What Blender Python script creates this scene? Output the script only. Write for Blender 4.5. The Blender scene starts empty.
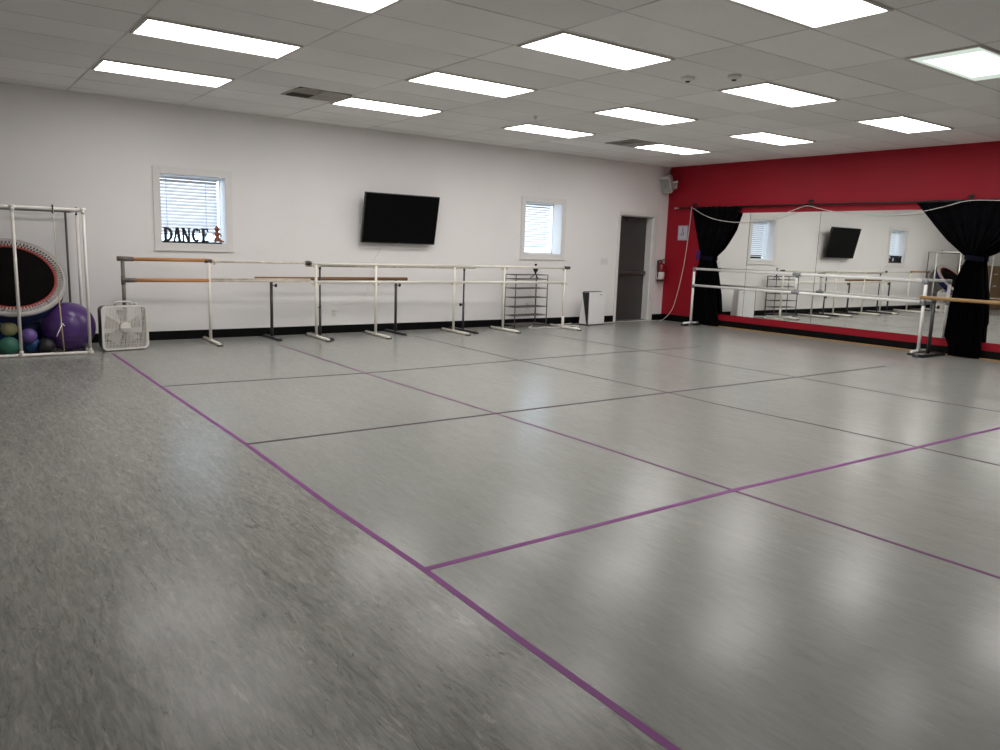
import bpy, bmesh, math, random
from mathutils import Vector, Matrix
random.seed(7)
SC = bpy.context.scene
COL = SC.collection
PI = math.pi

# ------------------------------------------------------------------ room measures (metres)
RX, WY, H = 11.835, 10.681, 2.968          # red wall, white wall, ceiling height
LX, NY = -2.6, -3.6                        # walls beside and behind the viewer
WT = 0.30                                  # thickness of the white wall

# ------------------------------------------------------------------ materials
def new_mat(name):
    m = bpy.data.materials.new(name); m.use_nodes = True
    nt = m.node_tree; b = nt.nodes['Principled BSDF']
    return m, nt, b

def mat(name, col, rough=0.5, metal=0.0, spec=0.5, var=0.06, scale=6.0, bump=0.0, sheen=0.0):
    """plain painted / plastic / metal surface with a slight mottling"""
    m, nt, b = new_mat(name)
    N, L = nt.nodes, nt.links
    tc = N.new('ShaderNodeTexCoord'); no = N.new('ShaderNodeTexNoise')
    no.inputs['Scale'].default_value = scale; no.inputs['Detail'].default_value = 4
    L.new(tc.outputs['Object'], no.inputs['Vector'])
    rp = N.new('ShaderNodeValToRGB')
    rp.color_ramp.elements[0].position = 0.3; rp.color_ramp.elements[1].position = 0.7
    rp.color_ramp.elements[0].color = (*[c * (1 - var) for c in col], 1)
    rp.color_ramp.elements[1].color = (*[min(1, c * (1 + var)) for c in col], 1)
    L.new(no.outputs['Fac'], rp.inputs['Fac']); L.new(rp.outputs['Color'], b.inputs['Base Color'])
    b.inputs['Roughness'].default_value = rough; b.inputs['Metallic'].default_value = metal
    b.inputs['Specular IOR Level'].default_value = spec
    if sheen: b.inputs['Sheen Weight'].default_value = sheen
    if bump:
        n2 = N.new('ShaderNodeTexNoise'); n2.inputs['Scale'].default_value = scale * 12
        L.new(tc.outputs['Object'], n2.inputs['Vector'])
        bp = N.new('ShaderNodeBump'); bp.inputs['Strength'].default_value = bump; bp.inputs['Distance'].default_value = 0.004
        L.new(n2.outputs['Fac'], bp.inputs['Height']); L.new(bp.outputs['Normal'], b.inputs['Normal'])
    return m

def wood_mat(name, c1, c2, axis=0, rough=0.4):
    m, nt, b = new_mat(name); N, L = nt.nodes, nt.links
    tc = N.new('ShaderNodeTexCoord'); mp = N.new('ShaderNodeMapping')
    s = [40, 40, 40]; s[axis] = 2.5
    mp.inputs['Scale'].default_value = s
    no = N.new('ShaderNodeTexNoise'); no.inputs['Scale'].default_value = 1.0; no.inputs['Detail'].default_value = 5
    rp = N.new('ShaderNodeValToRGB')
    rp.color_ramp.elements[0].color = (*c1, 1); rp.color_ramp.elements[1].color = (*c2, 1)
    rp.color_ramp.elements[0].position = 0.3; rp.color_ramp.elements[1].position = 0.7
    L.new(tc.outputs['Object'], mp.inputs['Vector']); L.new(mp.outputs['Vector'], no.inputs['Vector'])
    L.new(no.outputs['Fac'], rp.inputs['Fac']); L.new(rp.outputs['Color'], b.inputs['Base Color'])
    b.inputs['Roughness'].default_value = rough
    return m

def math_node(nt, op, a, b=None, c=None):
    n = nt.nodes.new('ShaderNodeMath'); n.operation = op
    for i, v in enumerate((a, b, c)):
        if v is None: continue
        if isinstance(v, (int, float)): n.inputs[i].default_value = v
        else: nt.links.new(v, n.inputs[i])
    return n.outputs[0]

def mix_col(nt, fac, a, b, mode='MIX'):
    n = nt.nodes.new('ShaderNodeMix'); n.data_type = 'RGBA'; n.blend_type = mode
    if isinstance(fac, (int, float)): n.inputs[0].default_value = fac
    else: nt.links.new(fac, n.inputs[0])
    for i, v in ((6, a), (7, b)):
        if isinstance(v, tuple): n.inputs[i].default_value = (*v, 1)
        else: nt.links.new(v, n.inputs[i])
    return n.outputs[2]

def noise(nt, vec, scale=(1, 1, 1), detail=5, rough=0.55, dist=0.0, rot=0.0, loc=(0, 0, 0)):
    mp = nt.nodes.new('ShaderNodeMapping'); mp.inputs['Scale'].default_value = scale
    mp.inputs['Rotation'].default_value = (0, 0, rot); mp.inputs['Location'].default_value = loc
    nt.links.new(vec, mp.inputs['Vector'])
    n = nt.nodes.new('ShaderNodeTexNoise'); n.inputs['Scale'].default_value = 1.0
    n.inputs['Detail'].default_value = detail; n.inputs['Roughness'].default_value = rough
    n.inputs['Distortion'].default_value = dist
    nt.links.new(mp.outputs['Vector'], n.inputs['Vector'])
    return n.outputs['Fac']

def ramp(nt, fac, p0, p1, v0=0.0, v1=1.0):
    n = nt.nodes.new('ShaderNodeMapRange'); nt.links.new(fac, n.inputs['Value'])
    n.inputs['From Min'].default_value = p0; n.inputs['From Max'].default_value = p1
    n.inputs['To Min'].default_value = v0; n.inputs['To Max'].default_value = v1
    return n.outputs['Result']

def floor_mat():
    m, nt, b = new_mat('marley_vinyl'); N, L = nt.nodes, nt.links
    tc = N.new('ShaderNodeTexCoord'); V = tc.outputs['Object']
    sep = N.new('ShaderNodeSeparateXYZ'); L.new(V, sep.inputs[0])
    # the strip beside the cage is an older, more marbled sheet than the laid dance floor
    left = ramp(nt, sep.outputs['X'], 1.56, 1.60, 1.0, 0.0)
    big = noise(nt, V, (0.7, 0.35, 1), 3)
    streak = noise(nt, V, (10, 1.5, 1), 7, 0.65, 0.6)
    fine = noise(nt, V, (48, 8, 1), 6, 0.72, 0.8)
    base = mix_col(nt, ramp(nt, big, 0.3, 0.7), FLOOR_A, FLOOR_B)
    amp = math_node(nt, 'ADD', math_node(nt, 'MULTIPLY', left, 0.28), 0.10)
    s1 = math_node(nt, 'MULTIPLY', math_node(nt, 'SUBTRACT', ramp(nt, streak, 0.25, 0.75), 0.5), amp)
    s2 = math_node(nt, 'MULTIPLY', math_node(nt, 'SUBTRACT', ramp(nt, fine, 0.3, 0.7), 0.5), math_node(nt, 'MULTIPLY', amp, 1.6))
    k = math_node(nt, 'ADD', math_node(nt, 'ADD', s1, s2), 1.0)
    cmb = N.new('ShaderNodeCombineXYZ')
    for i in range(3): L.new(k, cmb.inputs[i])
    c = mix_col(nt, 1.0, base, cmb.outputs[0], 'MULTIPLY')
    # pale and dark flecks along the sheet
    fl = noise(nt, V, (24, 4.6, 1), 7, 0.74, 1.4, loc=(3, 8, 0))
    lf = math_node(nt, 'MULTIPLY', math_node(nt, 'MAXIMUM', math_node(nt, 'MULTIPLY', ramp(nt, fl, 0.575, 0.66), math_node(nt, 'MULTIPLY', left, 0.95)), math_node(nt, 'MULTIPLY', ramp(nt, fl, 0.605, 0.70), 0.42)), 0.66)
    c = mix_col(nt, lf, c, (0.44, 0.43, 0.39))
    dk = noise(nt, V, (22, 4.0, 1), 7, 0.76, 1.8, loc=(13, 4, 0))
    df = math_node(nt, 'MAXIMUM', math_node(nt, 'MULTIPLY', ramp(nt, dk, 0.585, 0.68), math_node(nt, 'MULTIPLY', left, 0.72)), math_node(nt, 'MULTIPLY', ramp(nt, dk, 0.61, 0.72), 0.30))
    c = mix_col(nt, df, c, (0.06, 0.059, 0.056))
    # left strip is a little browner
    c = mix_col(nt, math_node(nt, 'MULTIPLY', left, 0.40), c, mix_col(nt, 1.0, c, (0.86, 0.82, 0.78), 'MULTIPLY'))
    L.new(c, b.inputs['Base Color'])
    wear = noise(nt, V, (1.6, 1.1, 1), 5, 0.6)
    r = math_node(nt, 'ADD', ramp(nt, wear, 0.3, 0.7, 0.155, 0.20), math_node(nt, 'MULTIPLY', ramp(nt, fine, 0.3, 0.7), 0.06))
    L.new(r, b.inputs['Roughness'])
    b.inputs['Specular IOR Level'].default_value = 0.10
    bp = N.new('ShaderNodeBump'); bp.inputs['Strength'].default_value = 0.12; bp.inputs['Distance'].default_value = 0.004
    L.new(noise(nt, V, (14, 5, 1), 4, 0.6), bp.inputs['Height']); L.new(bp.outputs['Normal'], b.inputs['Normal'])
    return m

CX0, CDX, CY0, CDY = 1.485, 1.2790, 8.5300, 0.6210     # ceiling grid: one light corner and the tile pitch
def ceiling_mat():
    m, nt, b = new_mat('acoustic_tile'); N, L = nt.nodes, nt.links
    tc = N.new('ShaderNodeTexCoord'); V = tc.outputs['Object']
    sep = N.new('ShaderNodeSeparateXYZ'); L.new(V, sep.inputs[0])
    u = math_node(nt, 'DIVIDE', math_node(nt, 'SUBTRACT', sep.outputs['X'], CX0 - 0.033), CDX)
    v = math_node(nt, 'DIVIDE', math_node(nt, 'SUBTRACT', sep.outputs['Y'], CY0 - 0.033), CDY)
    def dist(t, pitch):                       # metres to the nearest grid line
        f = math_node(nt, 'SUBTRACT', t, math_node(nt, 'ROUND', t))
        return math_node(nt, 'MULTIPLY', math_node(nt, 'ABSOLUTE', f), pitch)
    d = math_node(nt, 'MINIMUM', dist(u, CDX), dist(v, CDY))
    line = ramp(nt, d, 0.007, 0.013, 1.0, 0.0)
    cell = N.new('ShaderNodeCombineXYZ')
    L.new(math_node(nt, 'FLOOR', u), cell.inputs[0]); L.new(math_node(nt, 'FLOOR', v), cell.inputs[1])
    wn = N.new('ShaderNodeTexWhiteNoise'); L.new(cell.outputs[0], wn.inputs['Vector'])
    sp = noise(nt, V, (60, 60, 60), 4, 0.7)
    st = noise(nt, V, (0.8, 0.8, 1), 4, 0.6)
    k = math_node(nt, 'ADD', math_node(nt, 'ADD', ramp(nt, wn.outputs['Value'], 0, 1, 0.93, 1.04), ramp(nt, sp, 0.3, 0.7, -0.04, 0.04)), ramp(nt, st, 0.3, 0.7, -0.04, 0.04))
    cm = N.new('ShaderNodeCombineXYZ')
    for i in range(3): L.new(k, cm.inputs[i])
    c = mix_col(nt, 1.0, CEIL_C, cm.outputs[0], 'MULTIPLY')
    gl = noise(nt, V, (1.1, 1.1, 1), 3, 0.6, loc=(5, 2, 0))
    c = mix_col(nt, math_node(nt, 'MULTIPLY', line, ramp(nt, gl, 0.35, 0.65, 0.15, 0.75)), c, (0.36, 0.35, 0.345))
    L.new(c, b.inputs['Base Color']); b.inputs['Roughness'].default_value = 0.95
    b.inputs['Specular IOR Level'].default_value = 0.15
    bp = N.new('ShaderNodeBump'); bp.inputs['Strength'].default_value = 0.3; bp.inputs['Distance'].default_value = 0.004
    h = math_node(nt, 'SUBTRACT', math_node(nt, 'MULTIPLY', sp, 0.25), line)
    L.new(h, bp.inputs['Height']); L.new(bp.outputs['Normal'], b.inputs['Normal'])
    return m

def emit_mat(name, col, strength):
    m = bpy.data.materials.new(name); m.use_nodes = True
    nt = m.node_tree; nt.nodes.clear()
    e = nt.nodes.new('ShaderNodeEmission'); o = nt.nodes.new('ShaderNodeOutputMaterial')
    e.inputs['Color'].default_value = (*col, 1); e.inputs['Strength'].default_value = strength
    nt.links.new(e.outputs[0], o.inputs[0])
    return m

def dim_emit_mat(name, strength):
    """an ageing fixture: its tube glows in the middle, the diffuser is weaker and greener at the ends"""
    m = bpy.data.materials.new(name); m.use_nodes = True
    nt = m.node_tree; nt.nodes.clear(); N, L = nt.nodes, nt.links
    tc = N.new('ShaderNodeTexCoord'); sep = N.new('ShaderNodeSeparateXYZ'); L.new(tc.outputs['Object'], sep.inputs[0])
    dx = ramp(nt, math_node(nt, 'ABSOLUTE', sep.outputs['X']), 0.20, 0.46, 1.0, 0.062)
    dy = ramp(nt, math_node(nt, 'ABSOLUTE', sep.outputs['Y']), 0.10, 0.235, 1.0, 0.064)
    f = math_node(nt, 'MINIMUM', dx, dy)
    c = mix_col(nt, ramp(nt, f, 0.07, 0.2), (0.88, 1.0, 0.90), LIGHT_C)
    e = N.new('ShaderNodeEmission'); o = N.new('ShaderNodeOutputMaterial')
    L.new(c, e.inputs['Color']); L.new(math_node(nt, 'MULTIPLY', f, strength), e.inputs['Strength'])
    L.new(e.outputs[0], o.inputs[0])
    return m

def glass_mat():
    m = bpy.data.materials.new('window_glass'); m.use_nodes = True
    nt = m.node_tree; nt.nodes.clear(); N, L = nt.nodes, nt.links
    t = N.new('ShaderNodeBsdfTransparent'); g = N.new('ShaderNodeBsdfGlossy'); g.inputs['Roughness'].default_value = 0.02
    f = N.new('ShaderNodeFresnel'); f.inputs['IOR'].default_value = 1.45
    mx = N.new('ShaderNodeMixShader'); o = N.new('ShaderNodeOutputMaterial')
    L.new(f.outputs[0], mx.inputs[0]); L.new(t.outputs[0], mx.inputs[1]); L.new(g.outputs[0], mx.inputs[2]); L.new(mx.outputs[0], o.inputs[0])
    return m

def slat_mat(name='blind_slat', tr_amount=0.06):
    m, nt, b = new_mat(name); N, L = nt.nodes, nt.links
    b.inputs['Base Color'].default_value = (0.80, 0.80, 0.82, 1); b.inputs['Roughness'].default_value = 0.5
    tr = N.new('ShaderNodeBsdfTranslucent'); tr.inputs['Color'].default_value = (0.8, 0.84, 0.92, 1)
    mx = N.new('ShaderNodeMixShader'); mx.inputs[0].default_value = tr_amount
    o = N['Material Output']
    L.new(b.outputs[0], mx.inputs[1]); L.new(tr.outputs[0], mx.inputs[2]); L.new(mx.outputs[0], o.inputs[0])
    return m

FLOOR_A, FLOOR_B = (0.246, 0.250, 0.232), (0.266, 0.269, 0.252)
CEIL_C = (0.86, 0.84, 0.83)
LIGHT_C = (1.0, 0.975, 0.95)
LIGHT_E = 12.0
SKY_C, SKY_E = (0.66, 0.84, 1.0), 6.0

M = {}
M['floor'] = floor_mat()
M['ceiling'] = ceiling_mat()
M['white_wall'] = mat('white_wall_paint', (0.82, 0.798, 0.79), 0.55, var=0.02, scale=1.2, bump=0.04)
M['red_wall'] = mat('red_wall_paint', (0.32, 0.008, 0.020), 0.5, spec=0.22, var=0.05, scale=1.5, bump=0.04)
M['black_base'] = mat('black_vinyl_base', (0.003, 0.003, 0.0032), 0.5, var=0.2, spec=0.12)
M['white_trim'] = mat('white_trim_paint', (0.76, 0.74, 0.72), 0.4, var=0.02)
M['sash'] = mat('white_vinyl', (0.8, 0.8, 0.8), 0.35, var=0.02)
M['glass'] = glass_mat()
M['slat'] = slat_mat()
M['ladder'] = slat_mat('ladder_tape', 0.6)
M['cord_white'] = mat('white_cord', (0.75, 0.73, 0.70), 0.5, var=0.05)
M['door'] = mat('grey_door_paint', (0.055, 0.052, 0.05), 0.4, var=0.06, scale=3)
M['push_bar'] = mat('grey_push_bar', (0.13, 0.125, 0.12), 0.35, metal=0.6)
M['frame_light'] = mat('light_frame', (0.62, 0.58, 0.54), 0.5)
M['emit'] = emit_mat('light_diffuser', LIGHT_C, LIGHT_E)
M['emit_dim'] = dim_emit_mat('ageing_diffuser', LIGHT_E)
M['vent'] = mat('vent_metal', (0.36, 0.33, 0.295), 0.6, var=0.15, scale=8)
M['vent_grey'] = mat('vent_grille_grey', (0.16, 0.15, 0.14), 0.6, var=0.15, scale=8)
M['dark_void'] = mat('duct_black', (0.006, 0.006, 0.006), 0.9)
M['white_plastic'] = mat('white_plastic', (0.74, 0.73, 0.71), 0.4, var=0.03)
M['grey_plastic'] = mat('grey_plastic', (0.32, 0.31, 0.30), 0.5)
M['black_plastic'] = mat('black_plastic', (0.010, 0.010, 0.011), 0.35, var=0.2)
M['screen'] = mat('black_screen', (0.002, 0.002, 0.0025), 0.3, var=0.1, spec=0.1)
M['pvc'] = mat('white_pvc', (0.76, 0.73, 0.68), 0.35, var=0.04)
M['dark_pipe'] = mat('dark_grey_pipe', (0.10, 0.095, 0.09), 0.45, var=0.15)
M['mat_black'] = mat('trampoline_mat', (0.004, 0.003, 0.003), 0.9, var=0.2, spec=0.08)
M['mat_red'] = mat('red_webbing', (0.35, 0.035, 0.025), 0.6)
M['bungee'] = mat('pale_bungee', (0.46, 0.43, 0.41), 0.6)
M['pad_grey'] = mat('grey_pad', (0.34, 0.325, 0.31), 0.55)
M['steel_navy'] = mat('navy_cloth', (0.012, 0.018, 0.075), 0.7, spec=0.2)
M['ball_purple'] = mat('purple_vinyl', (0.080, 0.032, 0.165), 0.30, var=0.05)
M['ball_violet'] = mat('violet_rubber', (0.13, 0.075, 0.27), 0.45)
M['ball_green'] = mat('green_rubber', (0.045, 0.18, 0.13), 0.45)
M['ball_yellow'] = mat('olive_rubber', (0.27, 0.27, 0.13), 0.5)
M['ball_blue'] = mat('blue_rubber', (0.03, 0.10, 0.28), 0.45)
M['ball_navy'] = mat('navy_vinyl', (0.012, 0.03, 0.12), 0.4)
M['ball_shadow'] = mat('shadow_black', (0.012, 0.011, 0.013), 0.5)
M['band'] = mat('tan_cord', (0.46, 0.36, 0.22), 0.7)
M['band_green'] = mat('pale_green_band', (0.55, 0.56, 0.38), 0.6)
M['fan_white'] = mat('fan_white', (0.72, 0.69, 0.64), 0.4, var=0.04)
M['fan_grey'] = mat('fan_grey', (0.30, 0.28, 0.27), 0.5)
M['fan_blade'] = mat('fan_blade', (0.58, 0.55, 0.51), 0.5)
M['fan_shade'] = mat('fan_side_shade', (0.06, 0.05, 0.065), 0.35)  # shade on the housing side and a purple reflection, put into the colour
M['barre_white'] = mat('cream_painted_steel', (0.78, 0.75, 0.67), 0.3, var=0.04)
M['barre_thin'] = mat('worn_cream_steel', (0.64, 0.58, 0.48), 0.35, var=0.25, scale=12)
M['red_barre'] = mat('white_painted_steel', (0.90, 0.89, 0.87), 0.4, var=0.03)
M['barre_grey'] = mat('charcoal_steel', (0.045, 0.045, 0.048), 0.35, metal=0.3, var=0.1)
M['fitting'] = mat('dark_fitting', (0.09, 0.08, 0.072), 0.45, metal=0.4, var=0.2)
M['fitting_grey'] = mat('grey_fitting', (0.30, 0.31, 0.33), 0.4, metal=0.4, var=0.1)
M['old_pipe'] = mat('weathered_pipe', (0.17, 0.14, 0.125), 0.45, metal=0.3, var=0.25, scale=14)
M['wood_orange'] = wood_mat('oak_barre', (0.42, 0.18, 0.055), (0.56, 0.27, 0.09), 0)
M['wood_brown'] = wood_mat('brown_barre', (0.20, 0.085, 0.030), (0.30, 0.14, 0.055), 0)
M['wood_tan'] = wood_mat('tan_barre', (0.36, 0.20, 0.085), (0.47, 0.28, 0.13), 1)
M['wood_strip'] = wood_mat('oak_strip', (0.30, 0.17, 0.06), (0.42, 0.25, 0.10), 1)
M['rack'] = mat('grey_wire_metal', (0.13, 0.12, 0.115), 0.45, metal=0.4, var=0.15)
M['appliance'] = mat('appliance_white', (0.80, 0.80, 0.80), 0.35, var=0.02)
M['appliance_black'] = mat('appliance_black', (0.012, 0.012, 0.013), 0.3)
M['ext_red'] = mat('extinguisher_red', (0.22, 0.010, 0.015), 0.3)
M['fan_badge'] = mat('fan_badge', (0.62, 0.59, 0.54), 0.5)
M['label_white'] = mat('label_paper', (0.70, 0.64, 0.62), 0.6)
M['speaker'] = mat('speaker_shell', (0.60, 0.56, 0.53), 0.5)
M['speaker_grille'] = mat('speaker_grille', (0.30, 0.30, 0.29), 0.7, bump=0.3)
M['picture'] = mat('print_paper', (0.55, 0.54, 0.60), 0.5, var=0.08, scale=25)
M['picture_ink'] = mat('print_ink', (0.22, 0.24, 0.38), 0.6, var=0.3, scale=40)
M['picture_frame'] = mat('picture_frame', (0.30, 0.22, 0.28), 0.4)
M['curtain'] = mat('black_velvet', (0.0028, 0.0028, 0.0038), 0.95, spec=0.05, var=0.3, scale=9)
M['tieback'] = mat('blue_tie', (0.02, 0.015, 0.16), 0.6)
M['tieback_dark'] = mat('navy_tie', (0.006, 0.006, 0.016), 0.9, spec=0.1)
M['rod'] = mat('black_rod', (0.008, 0.008, 0.008), 0.4)
M['finial'] = mat('rod_end', (0.5, 0.36, 0.3), 0.5)
M['tape'] = mat('purple_tape', (0.190, 0.048, 0.190), 0.5, spec=0.12, var=0.1, scale=5)
M['tape_thin'] = mat('purple_tape_worn', (0.125, 0.036, 0.115), 0.5, spec=0.1, var=0.15, scale=5)
M['tape_grey'] = mat('seam_tape_dark', (0.060, 0.040, 0.055), 0.55, spec=0.06, var=0.2, scale=5)
M['sign'] = mat('sign_black', (0.007, 0.007, 0.012), 0.5)
M['figure'] = mat('terracotta', (0.25, 0.075, 0.03), 0.5, var=0.2, scale=30)
M['cardboard'] = mat('brown_cardboard', (0.20, 0.125, 0.060), 0.8, var=0.1)
M['tape_box'] = mat('box_tape', (0.40, 0.30, 0.18), 0.4)
def mirror_mat():
    m, nt, b = new_mat('mirror_silver')
    b.inputs['Base Color'].default_value = (0.93, 0.95, 0.925, 1); b.inputs['Metallic'].default_value = 1.0
    b.inputs['Roughness'].default_value = 0.0
    return m
M['mirror'] = mirror_mat()

# ------------------------------------------------------------------ mesh helpers
class MB:
    """collects shapes into ONE mesh"""
    def __init__(s): s.bm = bmesh.new()
    def _xf(s, vs, mtx):
        if mtx is not None: bmesh.ops.transform(s.bm, matrix=mtx, verts=vs)
    def box(s, x0, x1, y0, y1, z0, z1, mtx=None, bevel=0.0):
        r = bmesh.ops.create_cube(s.bm, size=1.0); vs = r['verts']
        for v in vs:
            v.co = Vector((x0 + (v.co.x + .5) * (x1 - x0), y0 + (v.co.y + .5) * (y1 - y0), z0 + (v.co.z + .5) * (z1 - z0)))
        if bevel:
            es = list({e for v in vs for e in v.link_edges})
            rr = bmesh.ops.bevel(s.bm, geom=es, offset=bevel, segments=2, affect='EDGES', profile=0.5)
            vs = [v for v in rr['verts']] + [v for v in vs if v.is_valid]
        s._xf([v for v in set(vs) if v.is_valid], mtx); return s
    def path(s, pts, r, seg=10, caps=True, closed=False):
        pts = [Vector(p) for p in pts]; n = len(pts)
        rr = r if isinstance(r, (list, tuple)) else [r] * n
        rings, up = [], None
        for i, p in enumerate(pts):
            if closed: d = pts[(i + 1) % n] - pts[i - 1]
            else: d = pts[min(i + 1, n - 1)] - pts[max(i - 1, 0)]
            d.normalize()
            if up is None:
                up = Vector((0, 0, 1)) if abs(d.z) < 0.9 else Vector((1, 0, 0))
            up = (up - d * up.dot(d)).normalized(); side = d.cross(up)
            rings.append([s.bm.verts.new(p + rr[i] * (math.cos(2 * PI * k / seg) * up + math.sin(2 * PI * k / seg) * side)) for k in range(seg)])
        m = n if closed else n - 1
        for i in range(m):
            a, b = rings[i], rings[(i + 1) % n]
            for k in range(seg):
                f = s.bm.faces.new((a[k], b[k], b[(k + 1) % seg], a[(k + 1) % seg])); f.smooth = True
        if caps and not closed:
            s.bm.faces.new(rings[0]); s.bm.faces.new(list(reversed(rings[-1])))
        return s
    def tube(s, a, b, r, seg=12): return s.path([a, b], r, seg)
    def sphere(s, c, r, u=24, v=14, scl=(1, 1, 1), mtx=None):
        rr = bmesh.ops.create_uvsphere(s.bm, u_segments=u, v_segments=v, radius=1.0)
        for q in rr['verts']: q.co = Vector((c[0] + q.co.x * r * scl[0], c[1] + q.co.y * r * scl[1], c[2] + q.co.z * r * scl[2]))
        for q in rr['verts']:
            for f in q.link_faces: f.smooth = True
        s._xf(rr['verts'], mtx); return s
    def lathe(s, prof, c=(0, 0, 0), seg=24, mtx=None):
        """prof: (radius, height) pairs around +Z"""
        rings = []
        for r, z in prof:
            rings.append([s.bm.verts.new((c[0] + r * math.cos(2 * PI * k / seg), c[1] + r * math.sin(2 * PI * k / seg), c[2] + z)) for k in range(seg)])
        for a, b in zip(rings, rings[1:]):
            for k in range(seg):
                f = s.bm.faces.new((a[k], a[(k + 1) % seg], b[(k + 1) % seg], b[k])); f.smooth = True
        s.bm.faces.new(list(reversed(rings[0]))); s.bm.faces.new(rings[-1])
        s._xf([v for rg in rings for v in rg], mtx); return s
    def prism(s, pts, d0, d1, plane='xz', mtx=None):
        """outline in a plane, pulled from d0 to d1 along the third axis"""
        def P(a, b, d): return {'xz': (a, d, b), 'yz': (d, a, b), 'xy': (a, b, d)}[plane]
        A = [s.bm.verts.new(P(a, b, d0)) for a, b in pts]; B = [s.bm.verts.new(P(a, b, d1)) for a, b in pts]
        n = len(pts)
        s.bm.faces.new(A); s.bm.faces.new(list(reversed(B)))
        for i in range(n): s.bm.faces.new((A[i], B[i], B[(i + 1) % n], A[(i + 1) % n]))
        s._xf(A + B, mtx); return s
    def ring(s, R, r, c=(0, 0, 0), seg=64, sub=8):
        pts = [(c[0] + R * math.cos(2 * PI * k / seg), c[1] + R * math.sin(2 * PI * k / seg), c[2]) for k in range(seg)]
        return s.path(pts, r, sub, closed=True)
    def quad(s, *p):
        s.bm.faces.new([s.bm.verts.new(q) for q in p]); return s
    def build(s, name, m, parent=None, loc=None, smooth=False):
        bmesh.ops.recalc_face_normals(s.bm, faces=s.bm.faces[:])
        if smooth:
            for f in s.bm.faces: f.smooth = True
        me = bpy.data.meshes.new(name); s.bm.to_mesh(me); s.bm.free()
        me.materials.append(M[m] if isinstance(m, str) else m)
        o = bpy.data.objects.new(name, me); COL.objects.link(o)
        if parent is not None: o.parent = parent
        if loc is not None: o.location = loc
        return o

def tag(o, label=None, cat=None, group=None, kind=None):
    if label: o['label'] = label
    if cat: o['category'] = cat
    if group: o['group'] = group
    if kind: o['kind'] = kind
    return o
def thing(name, label, cat, loc=(0, 0, 0), rz=0.0, group=None):
    o = bpy.data.objects.new(name, None); COL.objects.link(o)
    o.empty_display_size = 0.1
    o.location = loc; o.rotation_euler = (0, 0, rz)
    return tag(o, label, cat, group)
def struct_root(name, loc=(0, 0, 0)):
    o = bpy.data.objects.new(name, None); COL.objects.link(o); o.location = loc
    o['kind'] = 'structure'; return o
def struct(o): o['kind'] = 'structure'; return o
def dup(root, loc, label, rz=None):
    r = root.copy(); COL.objects.link(r); r.location = loc; r['label'] = label
    if rz is not None: r.rotation_euler.z = rz
    for ch in list(root.children):
        c = ch.copy(); COL.objects.link(c); c.parent = r
        for g in list(ch.children):
            d = g.copy(); COL.objects.link(d); d.parent = c
    return r

# ------------------------------------------------------------------ SETTING: floor, ceiling, walls
struct(MB().box(LX - .1, RX + .1, NY - .1, WY + WT, -0.10, 0.0).build('floor', 'floor'))
struct(MB().box(LX - .1, RX + .1, NY - .1, WY + WT, H, H + 0.10).build('ceiling', 'ceiling'))

WIN = [(2.440, 3.250, 1.250, 2.112), (8.290, 9.112, 1.240, 2.112)]
DOOR = (10.555, 11.490, 0.0, 2.005)
def far_wall():
    holes = WIN + [DOOR]
    xs = sorted({LX - .1, RX + .1, *[h[0] for h in holes], *[h[1] for h in holes]})
    zs = sorted({0.0, H, *[h[2] for h in holes], *[h[3] for h in holes]})
    mb = MB()
    def hole(x, z): return any(h[0] < x < h[1] and h[2] < z < h[3] for h in holes)
    for a, b in zip(xs, xs[1:]):
        for c, d in zip(zs, zs[1:]):
            if hole((a + b) / 2, (c + d) / 2): continue
            for y in (WY, WY + WT):
                mb.quad((a, y, c), (b, y, c), (b, y, d), (a, y, d))
    for (a, b, c, d) in holes:                        # reveals
        y0, y1 = WY, WY + WT
        mb.quad((a, y0, c), (a, y1, c), (a, y1, d), (a, y0, d)); mb.quad((b, y0, c), (b, y1, c), (b, y1, d), (b, y0, d))
        mb.quad((a, y0, d), (b, y0, d), (b, y1, d), (a, y1, d))
        if c > 0: mb.quad((a, y0, c), (b, y0, c), (b, y1, c), (a, y1, c))
    mb.quad((LX - .1, WY, H), (RX + .1, WY, H), (RX + .1, WY + WT, H), (LX - .1, WY + WT, H))
    bmesh.ops.remove_doubles(mb.bm, verts=mb.bm.verts[:], dist=1e-5)
    return struct(mb.build('wall_far', 'white_wall'))
far_wall()
struct(MB().box(RX, RX + .1, NY - .1, WY + 0.0, 0, H).build('wall_right', 'red_wall'))
struct(MB().box(LX - .1, LX, NY - .1, WY, 0, H).build('wall_left', 'white_wall'))
struct(MB().box(LX, RX, NY - .1, NY, 0, H).build('wall_near', 'white_wall'))
BH = 0.115
struct(MB().box(LX, DOOR[0] - .062, WY - .012, WY, 0, BH, bevel=.003).build('baseboard_far', 'black_base'))
struct(MB().box(DOOR[1] + .062, RX, WY - .012, WY, 0, BH, bevel=.003).build('baseboard_far', 'black_base'))
struct(MB().box(RX - .014, RX, NY, WY - .012, 0, 0.125, bevel=.003).build('baseboard_right', 'black_base'))
struct(MB().box(RX - .058, RX - .016, NY, 9.62, 0, 0.020, bevel=.004).build('trim_1', 'wood_strip'))

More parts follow.
